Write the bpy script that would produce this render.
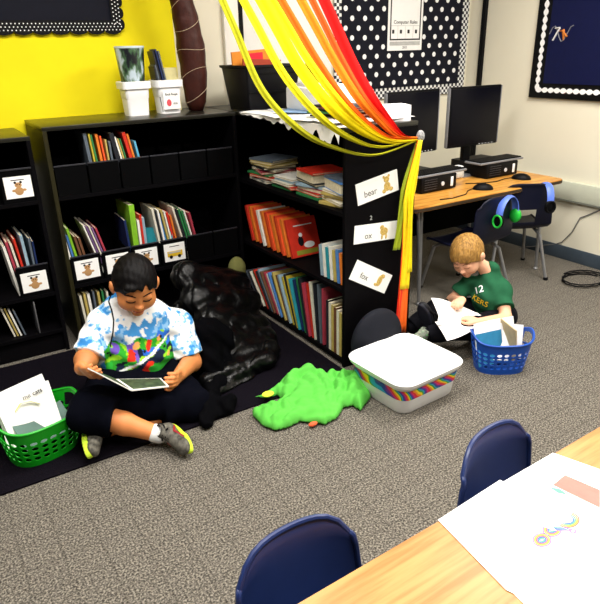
import bpy, bmesh, math, random
import numpy as np
from mathutils import Vector, Matrix, Euler
from mathutils.bvhtree import BVHTree
random.seed(7); np.random.seed(7)
for o in list(bpy.data.objects): bpy.data.objects.remove(o)
SC = bpy.context.scene; COL = SC.collection
PI = math.pi

# ---------------------------------------------------------------- camera
YAW, PITCH, ROLL, FPX, HCAM = .5555, .3985, -.0252, 604., 1.5
FW = Vector((math.sin(YAW)*math.cos(PITCH), math.cos(YAW)*math.cos(PITCH), -math.sin(PITCH)))
R0 = Vector((math.cos(YAW), -math.sin(YAW), 0)); U0 = R0.cross(FW)
RT = math.cos(ROLL)*R0 + math.sin(ROLL)*U0; UP = -math.sin(ROLL)*R0 + math.cos(ROLL)*U0
CP = Vector((0, 0, HCAM))
cd = bpy.data.cameras.new('camera'); cam = bpy.data.objects.new('camera', cd); COL.objects.link(cam)
m = Matrix.Identity(4)
for i in range(3):
    m[i][0], m[i][1], m[i][2], m[i][3] = RT[i], UP[i], -FW[i], CP[i]
cam.matrix_world = m
cd.sensor_fit = 'HORIZONTAL'; cd.sensor_width = 36; cd.lens = 36*FPX/600; cd.clip_start = .05
SC.camera = cam
def P(u, v, x=None, y=None, z=None):
    d = FW + RT*((u-300)/FPX) - UP*((v-302)/FPX)
    if x is not None: t = (x-CP.x)/d.x
    elif y is not None: t = (y-CP.y)/d.y
    else: t = (z-CP.z)/d.z
    return CP + d*t

# ---------------------------------------------------------------- world, lights, exposure
w = bpy.data.worlds.new('world'); SC.world = w; w.use_nodes = True
w.node_tree.nodes['Background'].inputs[0].default_value = (.9, .95, 1, 1)
w.node_tree.nodes['Background'].inputs[1].default_value = .12
SC.view_settings.view_transform = 'Standard'; SC.view_settings.look = 'None'
SC.view_settings.exposure = 0.7; SC.view_settings.gamma = 1
CEIL = 2.75
LAMPS = [(.7, 1.85), (2.7, 1.75), (-1.2, 1.85), (.7, .2), (2.7, .2)]
def area(name, loc, sx, sy, power, col=(1, .97, .92)):
    l = bpy.data.lights.new(name, 'AREA'); l.shape = 'RECTANGLE'; l.size = sx; l.size_y = sy
    l.energy = power; l.color = col
    o = bpy.data.objects.new(name, l); COL.objects.link(o); o.location = loc
    return o
LAMP_W = [36, 38, 16, 32, 30]
for i, (x, y) in enumerate(LAMPS):
    area('ceiling_lamp_light', (x, y, CEIL-.075), 1.1, .5, LAMP_W[i])

# ---------------------------------------------------------------- materials
MATS = {}
def srgb(c):
    if isinstance(c, str):
        c = c.lstrip('#'); c = [int(c[i:i+2], 16)/255 for i in (0, 2, 4)]
    return tuple((x/12.92 if x <= .04045 else ((x+.055)/1.055)**2.4) for x in c)
def mat(name, color, rough=.6, spec=.3, metal=0, var=.08, scale=30, bump=0, bscale=200, attr=None, emit=None, sheen=0, coat=0):
    if name in MATS: return MATS[name]
    M = bpy.data.materials.new(name); M.use_nodes = True; MATS[name] = M
    nt = M.node_tree; b = nt.nodes['Principled BSDF']; c = srgb(color)
    b.inputs['Roughness'].default_value = rough; b.inputs['Specular IOR Level'].default_value = spec
    b.inputs['Metallic'].default_value = metal
    if sheen: b.inputs['Sheen Weight'].default_value = sheen
    if coat: b.inputs['Coat Weight'].default_value = coat
    tc = nt.nodes.new('ShaderNodeTexCoord')
    if attr:
        a = nt.nodes.new('ShaderNodeAttribute'); a.attribute_name = attr; src = a.outputs['Color']
    else: src = None
    n = nt.nodes.new('ShaderNodeTexNoise'); n.inputs['Scale'].default_value = scale; n.inputs['Detail'].default_value = 3
    nt.links.new(tc.outputs['Object'], n.inputs['Vector'])
    mr = nt.nodes.new('ShaderNodeMapRange'); mr.inputs[1].default_value = .3; mr.inputs[2].default_value = .7
    mr.inputs[3].default_value = 1-var; mr.inputs[4].default_value = 1+var
    nt.links.new(n.outputs[0], mr.inputs[0])
    mx = nt.nodes.new('ShaderNodeVectorMath'); mx.operation = 'SCALE'
    if src: nt.links.new(src, mx.inputs[0])
    else: mx.inputs[0].default_value = c
    nt.links.new(mr.outputs[0], mx.inputs['Scale']); nt.links.new(mx.outputs[0], b.inputs['Base Color'])
    if bump:
        n2 = nt.nodes.new('ShaderNodeTexNoise'); n2.inputs['Scale'].default_value = bscale
        nt.links.new(tc.outputs['Object'], n2.inputs['Vector'])
        bp = nt.nodes.new('ShaderNodeBump'); bp.inputs['Strength'].default_value = bump; bp.inputs['Distance'].default_value = .01
        nt.links.new(n2.outputs[0], bp.inputs['Height']); nt.links.new(bp.outputs[0], b.inputs['Normal'])
    if emit:
        b.inputs['Emission Color'].default_value = (*srgb(emit[0]), 1); b.inputs['Emission Strength'].default_value = emit[1]
    return M
def carpet():
    M = bpy.data.materials.new('carpet'); M.use_nodes = True; nt = M.node_tree; b = nt.nodes['Principled BSDF']
    b.inputs['Roughness'].default_value = .95; b.inputs['Specular IOR Level'].default_value = .05
    tc = nt.nodes.new('ShaderNodeTexCoord')
    n = nt.nodes.new('ShaderNodeTexNoise'); n.inputs['Scale'].default_value = 150; n.inputs['Detail'].default_value = 3; n.inputs['Roughness'].default_value = .6
    nt.links.new(tc.outputs['Object'], n.inputs['Vector'])
    r = nt.nodes.new('ShaderNodeValToRGB'); e = r.color_ramp.elements
    e[0].position = .36; e[0].color = (*srgb('#35322e'), 1); e[1].position = .64; e[1].color = (*srgb('#938c80'), 1)
    x = e.new(.5); x.color = (*srgb('#625d56'), 1)
    nt.links.new(n.outputs[0], r.inputs[0])
    br = nt.nodes.new('ShaderNodeTexBrick'); br.inputs['Scale'].default_value = 1; br.offset = 0
    br.inputs['Color1'].default_value = (1, 1, 1, 1); br.inputs['Color2'].default_value = (.97, .97, .97, 1); br.inputs['Mortar'].default_value = (.8, .8, .8, 1)
    br.inputs['Mortar Size'].default_value = .004; br.inputs['Brick Width'].default_value = .12; br.inputs['Row Height'].default_value = .12
    nt.links.new(tc.outputs['Object'], br.inputs['Vector'])
    mx = nt.nodes.new('ShaderNodeMix'); mx.data_type = 'RGBA'; mx.blend_type = 'MULTIPLY'; mx.inputs[0].default_value = 1
    nt.links.new(r.outputs[0], mx.inputs[6]); nt.links.new(br.outputs[0], mx.inputs[7]); nt.links.new(mx.outputs[2], b.inputs['Base Color'])
    bp = nt.nodes.new('ShaderNodeBump'); bp.inputs['Strength'].default_value = .6; bp.inputs['Distance'].default_value = .006
    nt.links.new(n.outputs[0], bp.inputs['Height']); nt.links.new(bp.outputs[0], b.inputs['Normal'])
    return M
def woodmat(name, c1, c2, rot=0):
    M = bpy.data.materials.new(name); M.use_nodes = True; nt = M.node_tree; b = nt.nodes['Principled BSDF']
    b.inputs['Roughness'].default_value = .35; b.inputs['Specular IOR Level'].default_value = .3
    tc = nt.nodes.new('ShaderNodeTexCoord'); mp = nt.nodes.new('ShaderNodeMapping'); mp.inputs['Scale'].default_value = (3, 45, 45) if not rot else (45, 3, 45)
    n = nt.nodes.new('ShaderNodeTexNoise'); n.inputs['Scale'].default_value = 1.4; n.inputs['Detail'].default_value = 6
    nt.links.new(tc.outputs['Object'], mp.inputs[0]); nt.links.new(mp.outputs[0], n.inputs['Vector'])
    r = nt.nodes.new('ShaderNodeValToRGB'); e = r.color_ramp.elements
    e[0].position = .35; e[0].color = (*srgb(c1), 1); e[1].position = .62; e[1].color = (*srgb(c2), 1)
    nt.links.new(n.outputs[0], r.inputs[0]); nt.links.new(r.outputs[0], b.inputs['Base Color'])
    return M
BLACK = mat('black_laminate', '#070608', .6, .05, var=.15, scale=8)
DARK = mat('black_interior', '#070608', .8, .05)
WHITE = mat('white_plastic', '#f4f4f4', .4, .4, var=.01)
PAPER = mat('white_paper', '#f6f5f2', .8, .1, var=.01)
INK = mat('black_ink', '#15151a', .7, .1)
GREYL = mat('grey_line', '#8a8a8a', .8, .1)
PAGES = mat('book_pages', '#d9ceb0', .8, .1, var=.12, scale=90)
STEEL = mat('grey_steel', '#9a9a9c', .35, .5, metal=.7)
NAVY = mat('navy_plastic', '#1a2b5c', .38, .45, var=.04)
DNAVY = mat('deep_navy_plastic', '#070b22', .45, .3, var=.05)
BPLAS = mat('black_plastic', '#08080a', .5, .12)
RUBBER = mat('black_rubber', '#101012', .8, .1)
TRIM = mat('black_trim', '#08080a', .6, .15)

# ---------------------------------------------------------------- mesh helpers
def thicken(bm, th):
    bm.normal_update(); vs = bm.verts[:]; fs = bm.faces[:]; ed = [e for e in bm.edges if len(e.link_faces) == 1]
    dirs = [(e, e.link_faces[0]) for e in ed]
    off = {v: bm.verts.new(v.co-v.normal*th) for v in vs}
    prs = []
    for e, f in dirs:
        l = [l for l in f.loops if l.edge == e][0]; prs.append((l.vert, l.link_loop_next.vert))
    for f in fs: bm.faces.new([off[v] for v in reversed(f.verts)])
    for a, b in prs: bm.faces.new((b, a, off[a], off[b]))
class B:
    def __init__(s): s.bm = bmesh.new()
    def add(s, t, M=None, mi=0):
        for f in t.faces: f.material_index = mi
        if M is not None: t.transform(M)
        me = bpy.data.meshes.new('t'); t.to_mesh(me); t.free(); s.bm.from_mesh(me); bpy.data.meshes.remove(me); return s
    def box(s, x0, x1, y0, y1, z0, z1, bev=0, M=None, mi=0, seg=2):
        t = bmesh.new(); bmesh.ops.create_cube(t, size=1)
        for v in t.verts: v.co = Vector(((x0+x1)/2+v.co.x*(x1-x0), (y0+y1)/2+v.co.y*(y1-y0), (z0+z1)/2+v.co.z*(z1-z0)))
        if bev: bmesh.ops.bevel(t, geom=t.edges[:]+t.verts[:], offset=bev, segments=seg, affect='EDGES', profile=.5)
        return s.add(t, M, mi)
    def tube(s, pts, r, seg=10, mi=0, M=None, closed=False, flat=1.0):
        pts = [Vector(p) for p in pts]; n = len(pts)
        rr = r if isinstance(r, (list, tuple)) else [r]*n
        t = bmesh.new(); rings = []; prev = None
        for i, p in enumerate(pts):
            d = (pts[min(i+1, n-1)]-pts[max(i-1, 0)])
            if closed: d = pts[(i+1) % n]-pts[i-1]
            d.normalize()
            if prev is None:
                a = Vector((0, 0, 1)) if abs(d.z) < .9 else Vector((1, 0, 0)); nx = a.cross(d).normalized()
            else: nx = (prev-d*prev.dot(d)).normalized()
            prev = nx; ny = d.cross(nx)
            rings.append([t.verts.new(p+(nx*math.cos(2*PI*k/seg)+ny*math.sin(2*PI*k/seg)*flat)*rr[i]) for k in range(seg)])
        m_ = n if closed else n-1
        for i in range(m_):
            a, b = rings[i], rings[(i+1) % n]
            for k in range(seg): t.faces.new((a[k], a[(k+1) % seg], b[(k+1) % seg], b[k]))
        if not closed:
            t.faces.new(rings[0][::-1]); t.faces.new(rings[-1])
        return s.add(t, M, mi)
    def lathe(s, prof, c=(0, 0, 0), seg=28, mi=0, M=None):
        t = bmesh.new(); rings = []
        for r, z in prof:
            rings.append([t.verts.new((c[0]+r*math.cos(2*PI*k/seg), c[1]+r*math.sin(2*PI*k/seg), c[2]+z)) for k in range(seg)])
        for a, b in zip(rings, rings[1:]):
            for k in range(seg): t.faces.new((a[k], a[(k+1) % seg], b[(k+1) % seg], b[k]))
        t.faces.new(rings[0][::-1]); t.faces.new(rings[-1])
        return s.add(t, M, mi)
    def ell(s, c, r, M=None, mi=0, seg=20):
        t = bmesh.new(); bmesh.ops.create_uvsphere(t, u_segments=seg, v_segments=seg//2, radius=1)
        for v in t.verts: v.co = Vector((c[0]+v.co.x*r[0], c[1]+v.co.y*r[1], c[2]+v.co.z*r[2]))
        return s.add(t, M, mi)
    def prism(s, poly, z0, z1, M=None, mi=0, bev=0):
        t = bmesh.new(); a = [t.verts.new((x, y, z0)) for x, y in poly]; b = [t.verts.new((x, y, z1)) for x, y in poly]
        t.faces.new(a[::-1]); t.faces.new(b); n = len(poly)
        for k in range(n): t.faces.new((a[k], a[(k+1) % n], b[(k+1) % n], b[k]))
        bmesh.ops.recalc_face_normals(t, faces=t.faces[:])
        if bev: bmesh.ops.bevel(t, geom=t.edges[:], offset=bev, segments=2, affect='EDGES')
        return s.add(t, M, mi)
    def grid(s, fn, nu, nv, thick=0, M=None, mi=0, skip=None, closed=False):
        t = bmesh.new(); V = [[t.verts.new(fn(i/nu, j/nv)) for j in range(nv+1)] for i in range(nu if closed else nu+1)]
        L = len(V)
        for i in range(nu):
            for j in range(nv):
                if skip and skip((i+.5)/nu, (j+.5)/nv): continue
                t.faces.new((V[i][j], V[(i+1) % L][j], V[(i+1) % L][j+1], V[i][j+1]))
        bmesh.ops.delete(t, geom=[v for v in t.verts if not v.link_faces], context='VERTS')
        bmesh.ops.recalc_face_normals(t, faces=t.faces[:])
        if thick: thicken(t, thick)
        return s.add(t, M, mi)
    def build(s, name, mats, parent=None, smooth=True, ang=35, loc=None, rot=None):
        me = bpy.data.meshes.new(name); s.bm.normal_update(); s.bm.to_mesh(me); s.bm.free()
        return link(name, me, mats, parent, smooth, ang, loc, rot)
def link(name, me, mats, parent=None, smooth=True, ang=35, loc=None, rot=None):
    if not isinstance(mats, (list, tuple)): mats = [mats]
    for x in mats: me.materials.append(x)
    if smooth:
        me.polygons.foreach_set('use_smooth', [True]*len(me.polygons))
        if ang: me.set_sharp_from_angle(angle=math.radians(ang))
    o = bpy.data.objects.new(name, me); COL.objects.link(o)
    if parent: o.parent = parent
    if loc: o.location = loc
    if rot: o.rotation_euler = rot
    return o
def thing(name, label, cat, loc=(0, 0, 0), rz=0, group=None):
    o = bpy.data.objects.new(name, None); COL.objects.link(o); o.location = loc; o.rotation_euler = (0, 0, rz); o.empty_display_size = .1
    return tag(o, label, cat, group)
def tag(o, label, cat, group=None, kind=None):
    o['label'] = label; o['category'] = cat
    if group: o['group'] = group
    if kind: o['kind'] = kind
    return o
def struct(o): o['kind'] = 'structure'; return o
def text(s, size, M, mtl, parent, name='lettering', depth=.0006, align='CENTER'):
    c = bpy.data.curves.new('txt', 'FONT'); c.body = s; c.size = size; c.extrude = depth; c.align_x = align; c.align_y = 'CENTER'; c.resolution_u = 3
    o = bpy.data.objects.new('txt', c); COL.objects.link(o)
    dg = bpy.context.evaluated_depsgraph_get(); me = bpy.data.meshes.new_from_object(o.evaluated_get(dg))
    bpy.data.objects.remove(o); bpy.data.curves.remove(c)
    me.transform(M); return link(name, me, mtl, parent, False)
def basis(o, X, Y, Z=None):
    X = Vector(X).normalized(); Y = Vector(Y); Y = (Y-X*Y.dot(X)).normalized(); Z = X.cross(Y)
    M = Matrix.Identity(4)
    for i in range(3): M[i][0], M[i][1], M[i][2], M[i][3] = X[i], Y[i], Z[i], o[i]
    return M

# ---------------------------------------------------------------- smooth-union solids meshed as ONE continuous surface
class SDF:
    def __init__(s, lo, hi, h=.005):
        s.lo = np.array(lo, float); s.h = h; s.n = np.ceil((np.array(hi)-s.lo)/h).astype(int)+1
        s.D = np.full(s.n, .05, np.float32)
    def _reg(s, a, b, pad):
        i0 = np.maximum(((np.minimum(a, b)-pad-s.lo)/s.h).astype(int), 0); i1 = np.minimum(((np.maximum(a, b)+pad-s.lo)/s.h).astype(int)+2, s.n)
        if (i1 <= i0).any(): return None
        g = [s.lo[k]+s.h*np.arange(i0[k], i1[k], dtype=np.float32) for k in range(3)]
        return tuple(slice(i0[k], i1[k]) for k in range(3)), np.meshgrid(*g, indexing='ij')
    def _min(s, sl, d, k, sub=False):
        A = s.D[sl]
        if sub:
            d = -d; h = np.clip(.5-.5*(A-d)/max(k, 1e-5), 0, 1); s.D[sl] = A*(1-h)+d*h+k*h*(1-h)
        else:
            h = np.clip(.5+.5*(A-d)/max(k, 1e-5), 0, 1); s.D[sl] = A*(1-h)+d*h-k*h*(1-h)
    def cap(s, a, b, ra, rb=None, k=.02, sub=False):
        a = np.array(a, float); b = np.array(b, float); rb = ra if rb is None else rb
        r = s._reg(a, b, max(ra, rb)+k+.055)
        if r is None: return s
        sl, (X, Y, Z) = r; d = b-a; L = max(d@d, 1e-9)
        t = np.clip(((X-a[0])*d[0]+(Y-a[1])*d[1]+(Z-a[2])*d[2])/L, 0, 1)
        q = np.sqrt((X-a[0]-t*d[0])**2+(Y-a[1]-t*d[1])**2+(Z-a[2]-t*d[2])**2)-(ra+(rb-ra)*t)
        s._min(sl, q, k, sub); return s
    def ell(s, c, r, ax=None, k=.02, sub=False):
        c = np.array(c, float); r = np.array(r, float); sl_ = s._reg(c, c, r.max()+k+.055)
        if sl_ is None: return s
        sl, (X, Y, Z) = sl_; X = X-c[0]; Y = Y-c[1]; Z = Z-c[2]
        if ax is not None:
            ax = [np.array(v) for v in ax]; X, Y, Z = [X*v[0]+Y*v[1]+Z*v[2] for v in ax]
        k0 = np.sqrt((X/r[0])**2+(Y/r[1])**2+(Z/r[2])**2); k1 = np.sqrt((X/r[0]**2)**2+(Y/r[1]**2)**2+(Z/r[2]**2)**2)
        q = np.where(k1 > 1e-6, k0*(k0-1)/np.maximum(k1, 1e-6), -r.min())
        s._min(sl, q, k, sub); return s
    def chain(s, pts, rs, k=.02):
        for i in range(len(pts)-1): s.cap(pts[i], pts[i+1], rs[i], rs[i+1], k)
        return s
    def folds(s, fn):
        g = [s.lo[k]+s.h*np.arange(s.n[k], dtype=np.float32) for k in range(3)]
        X, Y, Z = np.meshgrid(*g, indexing='ij'); s.D += fn(X, Y, Z).astype(np.float32); return s
    def cut(s, n, d):   # keep where n.p > d
        g = [s.lo[k]+s.h*np.arange(s.n[k], dtype=np.float32) for k in range(3)]
        X, Y, Z = np.meshgrid(*g, indexing='ij'); n = np.array(n, float); n /= np.linalg.norm(n)
        s.D = np.maximum(s.D, d-(X*n[0]+Y*n[1]+Z*n[2])).astype(np.float32); return s
    def mesh(s, origin=(0, 0, 0), relax=1):
        D = s.D.copy()
        for ax in range(3):
            sl = [slice(None)]*3
            for e in (0, -1): sl[ax] = e; D[tuple(sl)] = .05
        I = D < 0; nx, ny, nz = D.shape
        acc = np.zeros((nx-1, ny-1, nz-1, 3), np.float32); cnt = np.zeros((nx-1, ny-1, nz-1), np.float32)
        quads = []
        act = None
        for ax in range(3):
            a = [slice(None)]*3; b = [slice(None)]*3; a[ax] = slice(0, -1); b[ax] = slice(1, None)
            Ia, Ib = I[tuple(a)], I[tuple(b)]; E = np.argwhere(Ia != Ib)
            if len(E) == 0: continue
            E2 = E.copy(); E2[:, ax] += 1
            da = D[tuple(E.T)]; db = D[tuple(E2.T)]; t = da/(da-db)
            pos = E.astype(np.float32); pos[:, ax] += t
            o1, o2 = (ax+1) % 3, (ax+2) % 3; ids = []
            for s1, s2 in ((-1, -1), (0, -1), (0, 0), (-1, 0)):
                C = E.copy(); C[:, o1] += s1; C[:, o2] += s2; ids.append(C)
                np.add.at(acc, tuple(C.T), pos); np.add.at(cnt, tuple(C.T), 1)
            fl = Ia[tuple(E.T)]
            quads.append((ids, fl))
        cells = np.argwhere(cnt > 0); idx = np.full(cnt.shape, -1, np.int64); idx[tuple(cells.T)] = np.arange(len(cells))
        V = acc[tuple(cells.T)]/cnt[tuple(cells.T)][:, None]*s.h+s.lo
        F = []
        for ids, fl in quads:
            q = np.stack([idx[tuple(C.T)] for C in ids], 1); q[~fl] = q[~fl][:, ::-1]; F.append(q)
        F = np.concatenate(F)
        for _ in range(relax):
            A = np.zeros_like(V); n = np.zeros(len(V))
            for k in range(4):
                a, b = F[:, k], F[:, (k+1) % 4]
                np.add.at(A, a, V[b]); np.add.at(n, a, 1); np.add.at(A, b, V[a]); np.add.at(n, b, 1)
            V = V*.5+A/n[:, None]*.5
        V = V-np.array(origin)
        me = bpy.data.meshes.new('sdf'); me.from_pydata(V.tolist(), [], F.tolist()); me.update()
        return me
def colour(me, fn, off=(0, 0, 0), name='tint'):
    a = me.color_attributes.new(name, 'FLOAT_COLOR', 'POINT'); n = len(me.vertices)
    co = np.empty(n*3); me.vertices.foreach_get('co', co); co = co.reshape(-1, 3)+np.array(off)
    nr = np.empty(n*3); me.vertex_normals.foreach_get('vector', nr); nr = nr.reshape(-1, 3)
    c = np.ones((n, 4)); c[:, :3] = fn(co, nr); a.data.foreach_set('color', c.ravel())
def snoise(p, f, seed=0):
    r = np.random.RandomState(seed); o = np.zeros(p.shape[:-1])
    for i in range(6):
        d = r.randn(3); d /= np.linalg.norm(d); d *= f*(.6+.8*r.rand()); o += np.sin(p@d+r.rand()*6.28)
    return o/3

# ---------------------------------------------------------------- the room
WB, WR, WL, WF = 3.70, 3.93, -2.6, -2.4
CREAM = mat('cream_wall_paint', '#e6e0cb', .7, .2, var=.02, scale=3)
BASE = mat('blue_grey_baseboard', '#3f4a55', .5, .3)
RACE = mat('pale_raceway', '#c9cbb8', .5, .3, var=.02)
CEILM = mat('ceiling_tile', '#e8e6e0', .9, .1)
struct(B().box(WL, WR, WF, WB, -.05, 0).build('floor', carpet(), smooth=False))
struct(B().box(WL, WR+.1, WB, WB+.1, 0, CEIL).build('wall_back', CREAM, smooth=False))
struct(B().box(WR, WR+.1, WF, WB, 0, CEIL).build('wall_right', CREAM, smooth=False))
struct(B().box(WL-.1, WL, WF, WB, 0, CEIL).build('wall_left', mat('low_bounce_wall', '#4a4a48', .8), smooth=False))  # unseen left and front walls, coloured dark to lessen bounced fill light
struct(B().box(WL-.1, WR+.1, WF-.1, WF, 0, CEIL).build('wall_front', mat('low_bounce_wall', ''), smooth=False))
struct(B().box(WL-.1, WR+.1, WF-.1, WB+.1, CEIL, CEIL+.05).build('ceiling', CEILM, smooth=False))
struct(B().box(WL, WR-.012, WB-.012, WB, 0, .1, .003).build('baseboard_back', BASE))
struct(B().box(WR-.012, WR, WF, WB-.012, 0, .1, .003).build('baseboard_right', BASE))
struct(B().box(WR-.03, WR, WF, WB-.03, .445, .575, .006).box(WR-.034, WR, WF, WB-.03, .436, .446, mi=1).build('trim_1', [RACE, mat('grey_seam', '#6d6f66')]))
struct(B().box(WR-.03, WR, P(483, 50, x=WR).y-.018, P(483, 50, x=WR).y+.018, .58, CEIL, .004).build('trim_2', TRIM))
xa = P(223, 40, y=WB).x; xb = P(239, 40, y=WB).x
struct(B().box(xa, xb, WB-.03, WB, 0, CEIL, .004).build('lit_wall_strip', mat('bright_wall_white', '#f2efe6', .4, .4, var=.01)))  # added white strip, paints in a brighter stretch of the same wall
for i, (x, y) in enumerate(LAMPS):
    t = thing('ceiling_light', 'recessed fluorescent light panel on the ceiling', 'ceiling light', (x, y, CEIL-.06), 0, 'ceiling light panels')
    b = B().box(-.6, .6, -.3, -.275, 0, .06).box(-.6, .6, .275, .3, 0, .06).box(-.6, -.575, -.275, .275, 0, .06).box(.575, .6, -.275, .275, 0, .06)
    b.build('frame', WHITE, t, False); B().box(-.575, .575, -.275, .275, .02, .06).build('diffuser', mat('lamp_diffuser', '#ffffff', emit=('#fff6e8', 2.0)), t, False)

# yellow board paper, navy notice board with dotted scallop border
YEL = mat('yellow_board_paper', '#f3e21a', .75, .15, var=.05, scale=4)
tag(B().box(-1.6, P(180, 108, y=WB).x, WB-.014, WB-.002, .95, 2.45).build('yellow_backing_paper', YEL, smooth=False), 'bright yellow paper covering the wall above the black bookcase', 'wall paper')
c1 = P(122, 36, y=WB-.03)
t = thing('notice_board', 'navy notice board with dotted scalloped border on the yellow wall', 'notice board', (c1.x, WB-.012, c1.z+.03))
B().box(-1.5, -.02, -.015, 0, .0, .8).build('board', mat('navy_board_cloth', '#090b1a', .85), t, False)
def scallop(n, L, w):   # strip along +x, lower edge scalloped
    pts = []
    for i in range(n):
        for k in range(7):
            a = PI*k/6; pts.append((L*(i+.5-.5*math.cos(a))/n, -w*.42*math.sin(a)))
    return [(0, w)]+pts+[(L, w)]
b = B().prism([(x-1.5, z) for x, z in scallop(16, 1.5, .05)], 0, .006, M=Matrix.Translation((0, -.022, 0))@Matrix.Rotation(PI/2, 4, 'X'))
b.prism([(z-.0, x) for x, z in scallop(14, .8, .05)], 0, .006, M=Matrix.Translation((0, -.022, 0))@Matrix.Rotation(PI/2, 4, 'X')@Matrix.Translation((0, 0, .001))@Matrix.Scale(-1, 4, (1, 0, 0)))
bb = b.build('scalloped_border', TRIM, t, False)
b = B()
for i in range(75):
    for j in range(3):
        x = -1.49+i*.02+(j % 2)*.01; z = .002+j*.016
        b.lathe([(.0034, 0), (.0034, .001)], (0, 0, 0), 8, M=Matrix.Translation((x, -.0285, z))@Matrix.Rotation(PI/2, 4, 'X'))
for i in range(38):
    for j in range(3):
        b.lathe([(.0034, 0), (.0034, .001)], (0, 0, 0), 8, M=Matrix.Translation((-.005-j*.016, -.0295, .03+i*.02+(j % 2)*.01))@Matrix.Rotation(PI/2, 4, 'X'))
b.build('white_dots', WHITE, bb, False)

# dotted navy board with checked border and the wall sheet
pl = P(340, 60, y=WB).x; pr = P(457, 60, y=WB).x; pz = P(455, 83, y=WB).z
t = thing('dotted_board', 'black board with white polka dots and checked edge above the monitors', 'notice board', (pl, WB-.002, pz))
W_ = pr-pl
B().box(0, W_, -.02, 0, 0, 1.0).build('board', mat('navy_board_cloth', '#090b1a'), t, False)
b = B()
rows = 16
for j in range(rows):
    for i in range(11):
        x = .03+i*.112+(j % 2)*.056; z = .035+j*.062
        if x < W_-.02: b.lathe([(.0175, 0), (.0175, .001)], seg=14, M=Matrix.Translation((x, -.0205, z))@Matrix.Rotation(PI/2, 4, 'X'))
b.build('white_dots', WHITE, t, False)
CH = mat('checked_border_paper', '#ffffff')
nt = CH.node_tree; ck = nt.nodes.new('ShaderNodeTexChecker'); ck.inputs['Scale'].default_value = 48
ck.inputs[1].default_value = (.85, .85, .82, 1); ck.inputs[2].default_value = (.02, .02, .03, 1)
tc = nt.nodes.new('ShaderNodeTexCoord'); nt.links.new(tc.outputs['Object'], ck.inputs[0]); nt.links.new(ck.outputs[0], nt.nodes['Principled BSDF'].inputs['Base Color'])
B().box(-.06, W_+.075, -.0155, -.0105, -.075, 0).box(W_, W_+.075, -.0155, -.0105, 0, 1.0).box(-.06, 0, -.0155, -.0105, 0, 1.0).build('checked_border', CH, t, False)
q = P(385, 51, y=WB); q2 = P(419, 50, y=WB)
t = thing('rules_poster', 'white sheet of small pictures pinned on the dotted board', 'poster', (q.x, WB-.022, q.z))
W2 = q2.x-q.x
B().box(0, W2, -.003, 0, 0, .38, .001).build('sheet', PAPER, t, False)
b = B().box(.02, .03, -.0045, -.003, .07, .36).box(W2-.03, W2-.02, -.0045, -.003, .07, .36).box(.02, W2-.02, -.0045, -.003, .07, .08)
b.box(.02, W2-.02, -.004, -.003, .165, .168, mi=1)
for k in range(1, 4): b.box(.02+(W2-.04)*k/4, .022+(W2-.04)*k/4, -.004, -.003, .08, .165, mi=1)
b.box(.02, W2-.02, -.004, -.003, .035, .062, mi=1)
for k in range(4): b.box(.04+(W2-.04)*k/4, .06+(W2-.04)*k/4, -.0045, -.003, .115, .14, mi=0)
b.build('printed_frame', [mat('print_dark', '#30302e'), mat('print_grey', '#b9b9b6')], t, False)
text('Computer Rules', .034, Matrix.Translation((W2/2, -.004, .19))@Matrix.Rotation(PI/2, 4, 'X'), mat('print_dark', ''), t)
text('2011', .025, Matrix.Translation((W2/2, -.004, .02))@Matrix.Rotation(PI/2, 4, 'X'), mat('print_dark', ''), t)

# whiteboard behind the ribbons
x0 = P(242, 40, y=WB).x
t = thing('whiteboard', 'white wall board with a black edge behind the hanging streamers', 'whiteboard', (x0, WB, 1.2))
B().box(0, pl-x0-.09, -.02, 0, 0, 1.1, .003).build('board', mat('whiteboard_gloss', '#f5f5f0', .25, .4, var=.01), t)
B().box(-.035, 0, -.03, 0, -.2, 1.1, .003).build('frame', TRIM, t)

# navy display board with a wavy white border on the right wall
a0 = P(530.4, 97, x=WR)
t = thing('display_board', 'black framed board with wavy white trim and navy centre on right wall', 'notice board', (WR, a0.y, a0.z))
B().box(-.025, 0, -1.1, 0, 0, .75, .003).build('frame', TRIM, t)
B().box(-.03, -.022, -1.02, -.115, .10, .7).build('centre_panel', mat('navy_panel', '#060d38', .6, .2), t, False)
RM = Matrix(((0, 0, -1, -.0255), (-1, 0, 0, 0), (0, 1, 0, 0), (0, 0, 0, 1)))   # local x -> -y, local y -> z, out -> -x
def wavy(n, L, w):
    up = []; dn = []
    for i in range(n*8+1):
        s_ = L*i/(n*8); c_ = .5*w*(.28+.72*abs(math.sin(PI*i/8))); o_ = 0
        up.append((s_, o_*.5+c_)); dn.append((s_, o_*.5-c_))
    return dn+up[::-1]
b = B().prism(wavy(19, .95, .036), 0, .004, M=RM@Matrix.Translation((.06, .055, 0)))
b.prism([(y, x) for x, y in wavy(14, .68, .036)], 0, .004, M=RM@Matrix.Translation((.068, .05, .0003)))
b.build('wavy_trim', WHITE, t, False)
b = B().tube([(.15, .60), (.155, .555), (.16, .50)][0:0] or [(0, 0, 0), (0, 0, .001)], .0001, 4)
b = B()
for p in (([(.155, .50), (.175, .535), (.20, .575)]), ([(.165, .575), (.20, .578)])):
    b.tube([RM@Vector((x, y-.12, .008)) for x, y in p], .011, 8, flat=.4)
b.build('white_sticker', WHITE, t)
b = B()
for p in (([(.205, .555), (.225, .56), (.245, .535)]), ([(.225, .565), (.235, .53), (.238, .50)]), ([(.245, .54), (.262, .52)])):
    b.tube([RM@Vector((x, y-.12, .008)) for x, y in p], [.012, .011, .006][:len(p)], 8, flat=.4)
b.build('orange_sticker', mat('orange_sticker', '#c9742a'), t)
b = B().tube([RM@Vector((.12+.02*k, .42+.05*math.sin(k*.9), .007)) for k in range(10)], .0035, 6)
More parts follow.
